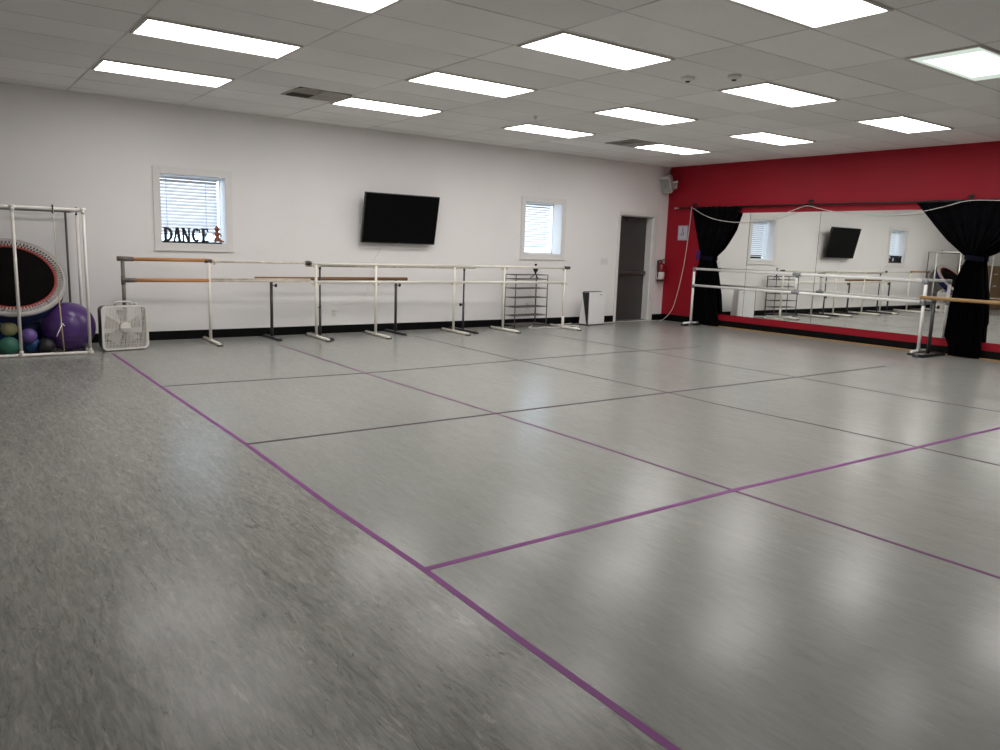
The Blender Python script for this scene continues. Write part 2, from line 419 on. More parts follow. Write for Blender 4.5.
# windows: casing, sash and pane
for i, (a, b, c, d) in enumerate(WIN):
    r = struct_root('window_%d' % (i + 1), ((a + b) / 2, WY, c))
    w = (b - a) / 2; h = d - c; t = 0.088
    mb = MB()
    mb.box(-w - t, -w, -.016, 0, -t, h + t, bevel=.003).box(w, w + t, -.016, 0, -t, h + t, bevel=.003)
    mb.box(-w, w, -.016, 0, h, h + t, bevel=.003).box(-w, w, -.016, 0, -t, 0, bevel=.003)
    mb.box(-w - t - .012, w + t + .012, -.026, 0, -t - .016, -t, bevel=.003)
    mb.build('casing', 'white_trim', r)
    mb = MB(); y0, y1 = .242, .285
    mb.box(-w, -w + .008, y0, y1, 0, h).box(w - .008, w, y0, y1, 0, h).box(-w, w, y0, y1, 0, .025).box(-w, w, y0, y1, h - .025, h)
    mb.build('sash', 'sash', r)
    MB().box(-w + .02, w - .02, .258, .264, .02, h - .02).build('pane', 'glass', r)

# blinds
def blind(i, gap, bottom, lab, angle):
    a, b, c, d = WIN[i]
    cx = (a + b) / 2; x0, x1 = a + .012 - cx, b - gap - cx
    yb = .190
    r = thing('window_blind', lab, 'blind', (cx, WY, c), group='white venetian blinds')
    h = d - c
    MB().box(x0, x1, yb - .028, yb + .028, h - .048, h - .022, bevel=.004).build('headrail', 'slat', r)
    mb = MB(); z = h - .072
    while z > bottom + .03:
        ang = math.radians(angle + random.uniform(-2, 2))
        t = Matrix.Translation((0, yb, z)) @ Matrix.Rotation(ang, 4, 'X')
        mb.box(x0, x1, -.0245, .0245, -.0013, .0013, mtx=t)
        z -= .0425
    mb.build('slats', 'slat', r)
    MB().box(x0, x1, yb - .026, yb + .026, bottom, bottom + .018, bevel=.004).build('bottom_rail', 'slat', r)
    for f in (.13, .79):
        x = x0 + f * (x1 - x0)
        for dy in (-.027,):
            MB().box(x - .006, x + .006, yb + dy - .001, yb + dy + .001, bottom, h - .05).build('ladder_tape', 'ladder', r)
    MB().path([(x1 - .05, yb - .042, h - .06), (x1 - .048, yb - .043, h * .55), (x1 - .05, yb - .042, bottom + .1)], .003, 6).build('tilt_wand', 'cord_white', r)
    return r
blind(0, .048, .105, 'white slatted blind in the window that holds the DANCE sign', 54)
blind(1, .100, .065, 'white slatted blind in the window above the wire rack', 47)

# door
r = struct_root('door_1', ((DOOR[0] + DOOR[1]) / 2, WY, 0)); w = (DOOR[1] - DOOR[0]) / 2; h = DOOR[3]
mb = MB()
for s in (-1, 1): mb.box(min(s * w, s * (w + .06)), max(s * w, s * (w + .06)), -.014, 0, 0, h + .06, bevel=.003)
mb.box(-w, w, -.014, 0, h, h + .06, bevel=.003)
for s in (-1, 1): mb.box(min(s * w, s * (w - .018)), max(s * w, s * (w - .018)), .05, .20, 0, h)
mb.box(-w, w, .05, .20, h - .018, h)
mb.build('door_frame', 'white_trim', r)
MB().box(-w, w, .20, .245, .004, h, bevel=.002).build('leaf', 'door', r)
MB().box(-w, w, .15, .26, .0, .006).build('threshold', 'push_bar', r)
mb = MB().box(-w + .03, w - .04, .135, .175, .895, .945, bevel=.008)
mb.box(-w + .03, -w + .10, .13, .20, .885, .955, bevel=.006).box(w - .11, w - .04, .13, .20, .885, .955, bevel=.006)
mb.build('push_bar', 'push_bar', r)
MB().box(-.10, .12, .15, .20, h - .10, h - .045, bevel=.006).build('door_closer', 'push_bar', r)

# ------------------------------------------------------------------ floor tape
TAPE_N = [0]
def tape(pts, wd, m, lab, group=None):
    """a strip of floor tape through the given floor points"""
    TAPE_N[0] += 1; top = .0007 + .00012 * TAPE_N[0]
    mb = MB(); P = [Vector((x, y, 0)) for x, y in pts]; n = len(P); rows = []
    for i, p in enumerate(P):
        d = (P[min(i + 1, n - 1)] - P[max(i - 1, 0)]).normalized(); sd = Vector((-d.y, d.x, 0)) * wd / 2
        rows.append([mb.bm.verts.new(p + sd + Vector((0, 0, z))) for z in (.0002, top)] + [mb.bm.verts.new(p - sd + Vector((0, 0, z))) for z in (top, .0002)])
    for a, b in zip(rows, rows[1:]):
        for k in range(4): mb.bm.faces.new((a[k], a[(k + 1) % 4], b[(k + 1) % 4], b[k]))
    mb.bm.faces.new(rows[0]); mb.bm.faces.new(rows[-1])
    o = mb.build('floor_tape', m)
    return tag(o, lab, 'tape', 'purple tape lines on the dance floor')
tape([(1.627, 9.66), (1.614, 7.345), (1.610, 4.95), (1.577, 3.55), (1.580, 2.63), (1.560, 1.967), (1.549, 1.263), (1.545, .6), (1.54, -1.5)], .031, 'tape',
     'widest bright purple tape line, running from the box fan along the dance floor edge')
tape([(3.587, 9.72), (3.585, 7.19), (3.642, 4.98), (3.655, 3.78), (3.642, 2.66), (3.629, 1.258), (3.62, -1.5)], .025, 'tape_thin',
     'thin purple tape line starting at the charcoal barre foot nearest the box fan')
tape([(5.728, 9.917), (5.66, 7.33), (5.66, 6.45), (5.69, 4.98), (5.66, 4.39), (5.706, 3.41), (5.712, 2.62), (5.702, 2.07), (5.69, -1.5)], .022, 'tape_grey',
     'thin dark tape line running out from under the white barres mid-wall')
tape([(7.80, 9.47), (7.83, 7.95), (7.76, 5.97), (7.80, 4.96), (7.74, 3.75), (7.80, 2.91), (7.80, -1.5)], .020, 'tape_grey',
     'thin dark tape line starting in front of the wire rack, nearest the mirrors')
tape([(1.583, 2.632), (2.461, 2.640), (3.642, 2.655), (5.715, 2.612), (7.023, 2.592), (9.6, 2.56)], .034, 'tape',
     'bright purple cross tape branching off the widest line nearest the camera')
tape([(1.612, 4.975), (2.755, 4.973), (3.642, 4.981), (5.691, 4.980), (7.80, 4.965), (9.742, 4.985)], .030, 'tape_grey',
     'dark cross tape second from the camera, crossing the thin purple line')
tape([(1.614, 7.32), (3.58, 7.22), (5.66, 7.31), (7.3, 7.35), (8.947, 7.30)], .026, 'tape_grey',
     'dark cross tape nearest the white wall')

# ------------------------------------------------------------------ ceiling lights
LW, LD = 1.212, 0.545
def light_proto(m, name='ceiling_light'):
    r = thing(name, 'x', 'ceiling light', group='fluorescent panels set in the tile ceiling')
    mb = MB(); a, b = LW / 2 + .018, LD / 2 + .018
    for (x0, x1, y0, y1) in ((-a, a, -b, -b + .022), (-a, a, b - .022, b), (-a, -a + .022, -b + .022, b - .022), (a - .022, a, -b + .022, b - .022)):
        mb.box(x0, x1, y0, y1, -.014, 0.0, bevel=.002)
    mb.build('frame', 'frame_light', r)
    MB().box(-LW / 2, LW / 2, -LD / 2, LD / 2, -.008, -.004).build('diffuser', m, r)
    return r
COLS = [1.485, 4.043, 6.594, 9.154]; ROWS = [8.517, 6.679, 4.811, 2.931, 1.07]
colname = ['in the panel column nearest the ball cage', 'in the panel column above the television', 'in the panel column above the wire rack', 'in the panel column nearest the red wall']
rowname = ['ceiling light closest to the white wall', 'second ceiling light out from the white wall', 'third ceiling light out from the white wall', 'fourth ceiling light out from the white wall']
P0 = None
for j, y in enumerate(ROWS):
    for i, x in enumerate(COLS):
        if j == 4 and i in (0, 3): continue  # last row: two unseen lights added to brighten the near floor
        loc = (x + LW / 2, y + LD / 2, H)
        lab = '%s, %s' % (rowname[j], colname[i]) if j < 4 else 'ceiling light added out of view to brighten the near floor'
        if (i, j) == (2, 3):
            q = light_proto('emit_dim'); q.location = loc; q['label'] = 'dimmer ceiling light with a greenish edge, ' + 'fourth out above the wire rack column'
            continue
        if P0 is None: P0 = light_proto('emit'); P0.location = loc; P0['label'] = lab
        else: dup(P0, loc, lab)

# ------------------------------------------------------------------ ceiling vents and devices
def vent(x0, x1, y0, y1, lab, dark):
    cx, cy = (x0 + x1) / 2, (y0 + y1) / 2; a, b = (x1 - x0) / 2, (y1 - y0) / 2
    r = thing('ceiling_vent', lab, 'vent', (cx, cy, H), group='square vents in the ceiling')
    mb = MB()
    for (p, q, s, t) in ((-a, a, -b, -b + .025), (-a, a, b - .025, b), (-a, -a + .025, -b, b), (a - .025, a, -b, b)):
        mb.box(p, q, s, t, -.012, 0)
    mb.build('vent_frame', 'vent', r)
    MB().box(-a + .02, a - .02, -b + .02, b - .02, -.003, -.001).build('backing', 'dark_void', r)
    for qx in (0, 1):
        for qy in (0, 1):
            mb = MB(); xa, xb = (-a + .025, -.008) if qx == 0 else (.008, a - .025)
            ya, yb = (-b + .025, -.008) if qy == 0 else (.008, b - .025)
            n = 9
            opened = dark and qx == 0
            for k in range(n):
                if qx == 0:                 # louvres running along x
                    y = ya + (k + .5) * (yb - ya) / n
                    tilt = (-1 if qy == 0 else 1) * math.radians(62 if qy == 0 else 30) if opened else math.radians(12)
                    wv = .010 if (opened and qy == 0) else .0155
                    mb.box(xa, xb, -wv, wv, -.0008, .0008, mtx=Matrix.Translation((0, y, -.011)) @ Matrix.Rotation(tilt * .55, 4, 'X'))
                else:
                    x = xa + (k + .5) * (xb - xa) / n
                    mb.box(-.0165, .0165, ya, yb, -.0008, .0008, mtx=Matrix.Translation((x, 0, -.010)) @ Matrix.Rotation(math.radians(10), 4, 'Y'))
            mb.build('louvres', 'vent', r)
    return r
vent(3.372, 3.985, 8.385, 8.945, 'square dark-quartered ceiling vent beside the light above the television', True)
vent(8.545, 9.130, 8.470, 9.075, 'grey square ceiling vent beside the light nearest the red wall corner', False)

def detector(x, y, lab):
    r = thing('smoke_detector', lab, 'detector', (x, y, H), group='round white ceiling detectors')
    MB().lathe([(.055, 0), (.062, -.006), (.062, -.022), (.045, -.034), (.02, -.038), (.001, -.038)]).build('detector_body', 'white_plastic', r)
    MB().lathe([(.022, -.037), (.022, -.046), (.012, -.050), (.001, -.050)], seg=14).build('sensor', 'black_plastic', r)
    return r
detector(5.905, 5.19, 'white round ceiling detector farther from the red wall')
detector(6.150, 4.85, 'white round ceiling detector nearer the big bright light')
r = thing('fire_sprinkler', 'small white sprinkler head between two ceiling lights', 'sprinkler', (6.293, 7.971, H))
MB().lathe([(.035, 0), (.035, -.006), (.012, -.010), (.010, -.03), (.001, -.03)], seg=16).build('sprinkler_cup', 'white_plastic', r)
MB().lathe([(.001, -.032), (.018, -.033), (.018, -.036), (.001, -.037)], seg=16).build('deflector', 'grey_plastic', r)

# ------------------------------------------------------------------ television
TVW, TVH, tilt = 1.250, 0.735, math.radians(11.3)
r = thing('television', 'large black flat television tilted forward on the white wall', 'television', (5.795, WY, 1.332))
T = Matrix.Translation((0, -.125, 0)) @ Matrix.Rotation(tilt, 4, 'X')
MB().box(-TVW / 2, TVW / 2, 0, .045, 0, TVH, mtx=T, bevel=.004).build('bezel', 'black_plastic', r)
MB().box(-TVW / 2 + .012, TVW / 2 - .012, -.0025, .004, .018, TVH - .012, mtx=T).build('screen', 'screen', r)
mb = MB().box(-.22, .22, -.035, -.004, .30, .55).box(-.16, -.12, .035, .075, .12, TVH - .1, mtx=T).box(.12, .16, .035, .075, .12, TVH - .1, mtx=T)
mb.box(-.20, -.16, -.17, -.02, .44, .48).box(.16, .20, -.17, -.02, .44, .48)
mb.build('wall_bracket', 'black_plastic', r)
MB().box(-.012, .012, -.004, .0, .004, .013, mtx=T).build('badge', 'grey_plastic', r)
tag(MB().path([(5.56, WY - .0034, 1.42), (5.54, WY - .0034, 1.22), (5.42, WY - .0034, 1.05), (5.38, WY - .0034, .80), (5.28, WY - .0034, .49), (5.10, WY - .0034, .44), (4.96, WY - .0034, .41), (4.83, WY - .0034, .315)], .0035, 6)
    .build('television_cable', 'cord_white'), 'thin white cable drooping from the television to the wall outlet', 'cable')

def outlet(x, z, lab):
    r = thing('wall_outlet', lab, 'outlet', (x, WY, z), group='white outlets low on the white wall')
    MB().box(-.036, .036, -.006, 0, -.058, .058, bevel=.003).build('cover_plate', 'white_plastic', r)
    for dz in (-.026, .026):
        f = MB().box(-.017, .017, -.009, -.004, dz - .018, dz + .018, bevel=.003).build('socket', 'white_plastic', r)
        MB().box(-.009, -.006, -.0098, -.0085, dz - .008, dz + .008).box(.006, .009, -.0098, -.0085, dz - .008, dz + .008).build('slots', 'black_plastic', f)
outlet(4.79, .295, 'white wall outlet below the television')
outlet(8.40, .335, 'white wall outlet behind the wire rack')
r = thing('light_switch', 'white double switch plate beside the grey door', 'switch', (10.19, WY, 1.13))
MB().box(-.085, .085, -.006, 0, -.06, .06, bevel=.003).build('switch_plate', 'white_plastic', r)
for x in (-.045, .0, .045): MB().box(x - .006, x + .006, -.016, -.005, -.012, .012).build('toggle', 'white_plastic', r)

# ------------------------------------------------------------------ DANCE sign and figurine on the sill
SY = WY + .055
r = thing('dance_sign', 'black serif DANCE letter sign on the window sill', 'sign', (2.80, SY, 1.2505))
MB().box(-.345, .405, -.022, .022, 0, .020, bevel=.002).build('sign_base', 'sign', r)
def letter(ch, x, w):
    mb = MB(); z0, h, t = .018, .178, .034; d0, d1 = -.014, .014
    def bx(a, b, c, d): mb.box(x + a, x + b, d0, d1, z0 + c, z0 + d)
    def bar(a, b, wd):   # slanted stroke
        (ax, az), (bxx, bz) = a, b
        mb.prism([(x + ax - wd / 2, z0 + az), (x + ax + wd / 2, z0 + az), (x + bxx + wd / 2, z0 + bz), (x + bxx - wd / 2, z0 + bz)], d0, d1)
    def arc(cx, cz, rx, rz, t1, a0, a1, n=14):
        for k in range(n):
            q0, q1 = math.radians(a0 + (a1 - a0) * k / n), math.radians(a0 + (a1 - a0) * (k + 1) / n)
            mb.prism([(x + cx + rx * math.cos(q0), z0 + cz + rz * math.sin(q0)), (x + cx + rx * math.cos(q1), z0 + cz + rz * math.sin(q1)),
                      (x + cx + (rx - t1) * math.cos(q1), z0 + cz + (rz - t1 * .75) * math.sin(q1)), (x + cx + (rx - t1) * math.cos(q0), z0 + cz + (rz - t1 * .75) * math.sin(q0))], d0, d1)
    if ch == 'D':
        bx(.012, .012 + t, 0, h); bx(0, .055, 0, .012); bx(0, .055, h - .012, h)
        arc(.045, h / 2, w - .045, h / 2, t, -90, 90)
    elif ch == 'A':
        bar((.014, 0), (w / 2 - .004, h), .022); bar((w - .022, 0), (w / 2 + .0, h), t)
        bx(.028, w - .03, .05, .066); bx(-.002, .034, 0, .011); bx(w - .046, w + .004, 0, .011)
    elif ch == 'N':
        bx(.008, .028, 0, h); bx(w - .028, w - .008, 0, h); bar((w - .022, 0), (.016, h), t)
        bx(-.002, .036, 0, .011); bx(-.004, .028, h - .011, h); bx(w - .038, w + .004, h - .011, h)
    elif ch == 'C':
        arc(w * .52, h / 2, w * .52, h / 2, t, 48, 312, 20); bx(w * .86, w * .97, h - .062, h - .012)
    elif ch == 'E':
        bx(.012, .012 + t, 0, h); bx(0, w - .006, 0, .022); bx(0, w - .010, h - .022, h); bx(.03, w - .035, h * .46, h * .46 + .020)
        bx(w - .018, w - .006, 0, .045); bx(w - .020, w - .010, h - .045, h); bx(w - .045, w - .035, h * .48 - .02, h * .48 + .034)
    o = mb.build('letter', 'sign', r)
for ch, x, w in (('D', -.330, .118), ('A', -.210, .105), ('N', -.102, .110), ('C', .022, .108), ('E', .142, .100)): letter(ch, x, w)

def figurine():
    mb = MB()
    mb.sphere((0, 0, .172), .034, scl=(.95, .95, 1.05))                       # head
    mb.sphere((0, .004, .208), .014)                                          # bun
    mb.sphere((.028, 0, .176), .010).sphere((-.028, 0, .176), .010)           # ears
    mb.sphere((0, -.033, .170), .006)                                         # nose
    mb.tube((0, 0, .12), (0, 0, .15), .013)
    mb.sphere((0, 0, .105), .034, scl=(.9, .75, 1.2))                         # chest
    mb.lathe([(.02, .075), (.030, .062), (.052, .022), (.055, .012), (.03, .008), (.001, .008)], seg=20)   # skirt
    mb.path([(-.026, 0, .126), (-.052, -.010, .104), (-.078, -.006, .124)], [.011, .009, .007], 8)
    mb.path([(.026, 0, .126), (.046, -.014, .095), (.040, -.030, .070)], [.011, .009, .007], 8)
    mb.path([(-.018, -.02, .022), (-.035, -.055, .016), (-.050, -.040, .012)], [.016, .013, .010], 8)
    mb.path([(.018, -.02, .022), (.045, -.050, .016), (.075, -.040, .012)], [.016, .013, .010], 8)
    o = mb.build('figurine', 'figure', loc=(3.150, SY - .0, 1.2715), smooth=True)
    md = o.modifiers.new('fuse', 'REMESH'); md.mode = 'VOXEL'; md.voxel_size = .0045; md.use_smooth_shade = True
    tag(o, 'small terracotta figurine seated at the end of the DANCE sign', 'figurine')
figurine()

# ------------------------------------------------------------------ pipe cage with balls and trampoline
def cage():
    x1, x0 = 1.413, -.577; yf, yb = 9.690, 10.555; h = 1.585; pr = .0165
    ox, oy = (x0 + x1) / 2, yf
    r = thing('ball_cage', 'tall white pipe cage holding balls and a trampoline', 'cage', (ox, oy, 0))
    def L(x, y, z): return (x - ox, y - oy, z)
    for x in (x0, x0 + .663, x0 + 1.327, x1):
        MB().tube(L(x, yf, .035), L(x, yf, h), pr).build('front_post', 'pvc', r)
    MB().tube(L(x1 + .02, 10.30, .035), L(x1 + .02, 10.30, h - .03), pr).build('side_post', 'pvc', r)
    MB().tube(L(x0, yb, .02), L(x0, yb, h), pr).build('back_post', 'pvc', r)
    d = MB().tube(L(x1 - .062, yb, .0), L(x1 - .062, yb, h), .0125).build('back_post', 'dark_pipe', r); d['label'] = 'dark grey back corner post'
    for z in (.018, h):
        MB().tube(L(x0, yf, z), L(x1, yf, z), pr).build('front_rail', 'pvc', r)
        for x in (x0, x1): MB().tube(L(x, yf, z), L(x, yb, z), pr).build('side_rail', 'pvc', r)
    d = MB().tube(L(x0, yb, h - .005), L(x1, yb, h - .005), .0125).build('back_rail', 'dark_pipe', r); d['label'] = 'dark grey back top rail'
    MB().tube(L(x0, yb, .018), L(x1, yb, .018), pr).build('back_rail', 'pvc', r)
    for x in (x0, x0 + .663, x0 + 1.327, x1):
        for z in (.018, h):
            MB().tube(L(x - .03, yf, z), L(x + .03, yf, z), .021).tube(L(x, yf, max(z - .045, .03)), L(x, yf, min(z + .045, h)), .021).build('elbow', 'pvc', r)
cage()
for (x, y, lab) in ((1.122, 9.690, 'small black hook clipped on the cage front rail'), (1.413, 10.19, 'small black hook on the cage side rail')):
    o = MB().path([(0, -.022, .028), (0, -.024, .0), (0, -.020, -.03), (0, 0, -.045), (0, .012, -.03)], .006, 8).sphere((0, -.005, -.045), .013, 12, 8).path([(0, -.022, .028), (0, 0, .033), (0, .024, .022), (0, .026, -.004)], .006, 8)
    tag(o.build('hook', 'black_plastic', loc=(x, y, 1.59)), lab, 'hook', 'black hooks on the cage')
r = thing('resistance_band', 'pale stretched band tied down the front of the cage', 'band', (1.12, 9.690, 0))
MB().path([(.005, -.026, 1.575), (.006, -.028, 1.2), (.010, -.030, .63)], .0035, 6).build('thin_band', 'band_green', r)
MB().path([(.010, -.030, .64), (.018, -.030, .35), (.032, -.030, .045)], .0075, 8).build('thick_cord', 'band', r)
MB().path([(.022, -.036, .34), (-.02, -.040, .25), (-.035, -.040, .21)], .005, 6).path([(.022, -.036, .34), (.05, -.040, .33)], .005, 6).path([(.006, -.030, .345), (.022, -.042, .35), (.036, -.030, .345)], .007, 6).build('knot', 'cord_white', r)

def trampoline():
    R = .560
    e = thing('mini_trampoline', 'round mini trampoline leaning inside the cage above the balls', 'trampoline', (.722, 10.115, .838))
    T = Matrix.Rotation(math.radians(3.5), 4, 'Y') @ Matrix.Rotation(math.radians(46.5), 4, 'X')
    def fin(mb, name, m):
        bmesh.ops.transform(mb.bm, matrix=T, verts=mb.bm.verts[:]); return mb.build(name, m, e)
    fin(MB().ring(R - .02, .020, seg=80, sub=10), 'rim', 'pad_grey')
    mb = MB()
    prof = [(R - .004, -.012), (R - .004, .012), (R - .045, .0240), (R - .052, .014)]
    for (ra, za), (rb, zb) in zip(prof, prof[1:]):
        for k in range(80):
            a, b = 2 * PI * k / 80, 2 * PI * (k + 1) / 80
            mb.quad((ra * math.cos(a), ra * math.sin(a), za), (ra * math.cos(b), ra * math.sin(b), za), (rb * math.cos(b), rb * math.sin(b), zb), (rb * math.cos(a), rb * math.sin(a), zb))
    bmesh.ops.remove_doubles(mb.bm, verts=mb.bm.verts[:], dist=1e-5)
    fin(mb, 'rim_cover', 'bungee')
    mb = MB(); n = 88                                                   # the elastic lacing between rim and mat
    for k in range(n):
        a = 2 * PI * k / n; b = a + 2 * PI / n * .5
        mb.path([((R - .045) * math.cos(a), (R - .045) * math.sin(a), .016), ((R - .115) * math.cos(b), (R - .115) * math.sin(b), .006)], .0072, 6)
        a2 = a + 2 * PI / n
        mb.path([((R - .115) * math.cos(b), (R - .115) * math.sin(b), .004), ((R - .03) * math.cos(a2), (R - .03) * math.sin(a2), .012)], .0052, 6)
    fin(mb, 'bungee_lacing', 'bungee')
    mb = MB()
    prof = [(R - .132, -.002), (R - .132, .010), (R - .100, .008), (R - .100, -.002)]
    for (ra, za), (rb, zb) in zip(prof, prof[1:]):
        for k in range(80):
            a, b = 2 * PI * k / 80, 2 * PI * (k + 1) / 80
            mb.quad((ra * math.cos(a), ra * math.sin(a), za), (ra * math.cos(b), ra * math.sin(b), za), (rb * math.cos(b), rb * math.sin(b), zb), (rb * math.cos(a), rb * math.sin(a), zb))
    bmesh.ops.remove_doubles(mb.bm, verts=mb.bm.verts[:], dist=1e-5)
    fin(mb, 'mat_edge', 'mat_red')
    fin(MB().lathe([(.001, -.003), (R - .124, -.003), (R - .124, .0048), (.001, .0048)], seg=72), 'jump_mat', 'mat_black')
    mb = MB()
    for k in range(80):
        a, b = 2 * PI * k / 80, 2 * PI * (k + 1) / 80
        for ra, rb in ((R - .012, R - .020),):
            mb.quad((ra * math.cos(a), ra * math.sin(a), -.010), (ra * math.cos(b), ra * math.sin(b), -.010), (rb * math.cos(b), rb * math.sin(b), -.145), (rb * math.cos(a), rb * math.sin(a), -.145))
    bmesh.ops.remove_doubles(mb.bm, verts=mb.bm.verts[:], dist=1e-5)
    sk = fin(mb, 'skirt', 'steel_navy'); sk['label'] = 'navy fabric skirt below the rim'
    sk.modifiers.new('thick', 'SOLIDIFY').thickness = .003
    for k in range(6):
        a = math.radians(20 + 60 * k); x, y = (R - .03) * math.cos(a), (R - .03) * math.sin(a)
        fin(MB().path([(x, y, -.015), (x * .92, y * .92, -.05), (x * .62, y * .62, -.055)], .016, 8).sphere((x * .60, y * .60, -.055), .021, 10, 8), 'leg', 'steel_navy')
trampoline()

def ball(name, x, y, z, rad, m, lab, cat='ball', group='balls in the pipe cage', valve=True):
    o = MB().sphere((0, 0, rad), rad, 40, 24)
    if rad > .15:                                                       # moulded rings of a gym ball
        for k in (-.5, -.25, 0, .25, .5): o.ring(rad * math.cos(k), rad * .006, (0, 0, rad + rad * math.sin(k)), 48, 5)
    tag(o.build(name, m, loc=(x, y, z - rad)), lab, cat, group)
ball('exercise_ball', 1.252, 10.005, .280, .276, 'ball_purple', 'big shiny purple exercise ball bulging past the cage side')
ball('exercise_ball', .445, 10.16, .225, .220, 'ball_blue', 'blue exercise ball under the trampoline at the picture edge')
ball('exercise_ball', .865, 10.315, .222, .220, 'ball_navy', 'dark navy exercise ball behind the small violet ball')
ball('exercise_ball', 1.002, 9.815, .090, .088, 'ball_shadow', 'black ball added for the dark shadow between the purple and blue balls')  # added ball, its black stands in for the shadow among the balls
ball('rubber_ball', .652, 9.860, .105, .103, 'ball_green', 'green rubber ball on the cage floor', group='small rubber balls')
ball('rubber_ball', .664, 9.868, .288, .080, 'ball_yellow', 'olive yellow ball stacked on the green ball', group='small rubber balls')
ball('rubber_ball', .872, 9.955, .092, .090, 'ball_blue', 'blue rubber ball under the violet ball', group='small rubber balls')
ball('rubber_ball', .840, 9.826, .210, .082, 'ball_violet', 'small violet ball beside the middle cage post', group='small rubber balls')
ball('rubber_ball', .462, 9.850, .075, .072, 'ball_violet', 'violet ball on the cage floor beside the green ball', group='small rubber balls')

# brown cupboard past the far end of the cage, shown by the mirrors
r = thing('storage_cupboard', 'brown storage cupboard past the cage, seen in the mirror', 'cupboard', (-1.60, 10.24, 0))
MB().box(-.88, .88, -.41, .41, 0, 1.25, bevel=.004).build('carcass', 'cardboard', r)
for a, b in ((-.87, -.005), (.005, .87)):
    dd = MB().box(a, b, -.430, -.411, .05, 1.22, bevel=.003).build('door', 'cardboard', r)
    for z in (.68, 1.02): MB().box((a + b) / 2 - .10, (a + b) / 2 + .10, -.446, -.431, z - .014, z + .014, bevel=.003).build('handle', 'label_white', dd)

# ------------------------------------------------------------------ box fan
def box_fan():
    w, h, d = .515, .525, .150
    r = thing('box_fan', 'white square box fan on the floor beside the cage', 'fan', (1.800, 9.905, 0), math.radians(8))
    a = w / 2; rad = .055
    def rounded(hw, z0, z1, rr, n=6):
        pts = []
        for (cx, cz, s) in ((hw - rr, z1 - rr, 0), (-hw + rr, z1 - rr, 90), (-hw + rr, z0 + rr, 180), (hw - rr, z0 + rr, 270)):
            for k in range(n + 1):
                t = math.radians(s + 90 * k / n); pts.append((cx + rr * math.cos(t), cz + rr * math.sin(t)))
        return pts
    def shell(mb, o, i, y0, y1):
        n = len(o)
        A = [mb.bm.verts.new((x, y0, z)) for x, z in o]; B = [mb.bm.verts.new((x, y1, z)) for x, z in o]
        C = [mb.bm.verts.new((x, y0, z)) for x, z in i]; D = [mb.bm.verts.new((x, y1, z)) for x, z in i]
        for k in range(n):
            q = (k + 1) % n
            for f in ((A[k], A[q], B[q], B[k]), (C[k], D[k], D[q], C[q]), (A[k], C[k], C[q], A[q]), (B[k], B[q], D[q], D[k])): mb.bm.faces.new(f)
    zf = .012
    mb = MB(); shell(mb, rounded(a - .008, zf + .006, h - .006, rad), rounded(a - .024, zf + .022, h - .022, rad * .8), -d / 2 + .012, d / 2 - .004); o = mb.build('housing', 'fan_shade', r); o['label'] = 'housing sides coloured as if in shade'
    mb = MB(); shell(mb, rounded(a, zf, h, rad), rounded(a - .022, zf + .020, h - .020, rad * .75), -d / 2 - .008, -d / 2 + .014); mb.build('front_rim', 'fan_white', r)
    mb = MB()
    for k in range(31):
        x = -a + .022 + (w - .044) * (k + .5) / 31
        mb.box(x - .0030, x + .0030, -d / 2 - .004, -d / 2, zf + .016, h - .016)
    for k in range(7):
        z = zf + .03 + (h - zf - .05) * (k + .5) / 7
        mb.box(-a + .018, a - .018, -d / 2 - .0005, -d / 2 + .002, z - .0014, z + .0014)
    mb.build('front_grille', 'fan_white', r)
    mb = MB()
    for k in range(17):
        x = -a + .022 + (w - .044) * (k + .5) / 17
        mb.box(x - .0013, x + .0013, d / 2 - .010, d / 2 - .007, zf + .016, h - .016)
    for k in range(5):
        z = zf + .03 + (h - zf - .05) * (k + .5) / 5
        mb.box(-a + .018, a - .018, d / 2 - .008, d / 2 - .005, z - .0013, z + .0013)
    mb.build('rear_grille', 'fan_white', r)
    F = Matrix.Translation((0, -d / 2 - .004, h / 2 + .005)) @ Matrix.Rotation(PI / 2, 4, 'X')
    MB().lathe([(.001, -.002), (.062, -.002), (.066, .003), (.060, .008), (.03, .011), (.001, .012)], seg=28, mtx=F).build('badge', 'fan_badge', r)
    MB().sphere((0, -d / 2 - .013, h / 2), .056, scl=(1, .12, .32)).build('emblem', 'label_white', r)
    C = Matrix.Translation((0, .012, h / 2 + .005)) @ Matrix.Rotation(PI / 2, 4, 'X')
    MB().lathe([(.001, -.03), (.045, -.03), (.045, .03), (.001, .03)], seg=20, mtx=C).build('motor', 'fan_grey', r)
    for k in range(5):
        mb = MB()
        for j in range(6):
            r0, r1 = .04 + .165 * j / 6, .04 + .165 * (j + 1) / 6; w0, w1 = .03 + .045 * j / 6, .03 + .045 * (j + 1) / 6
            mb.quad((r0, -w0, -.018), (r1, -w1, -.022), (r1, w1, .022), (r0, w0, .018))
        bmesh.ops.remove_doubles(mb.bm, verts=mb.bm.verts[:], dist=1e-5)
        bmesh.ops.transform(mb.bm, matrix=C @ Matrix.Rotation(2 * PI * k / 5 + .3, 4, 'Z'), verts=mb.bm.verts[:])
        o = mb.build('blade', 'fan_blade', r, smooth=True)
        md = o.modifiers.new('thick', 'SOLIDIFY'); md.thickness = .003
    MB().path([(-.085, -.02, h - .006), (-.085, -.02, h + .032), (-.065, -.02, h + .042), (.065, -.02, h + .042), (.085, -.02, h + .032), (.085, -.02, h - .006)], .0095, 10).build('handle', 'fan_white', r)
    MB().lathe([(.012, h - .006), (.018, h + .002), (.016, h + .022), (.001, h + .024)], c=(.145, -.02, 0), seg=16).build('speed_knob', 'fan_white', r)
    for x in (-.17, .17): MB().box(x - .03, x + .03, -d / 2, d / 2, 0, .020, bevel=.003).build('foot', 'fan_shade', r)
box_fan()

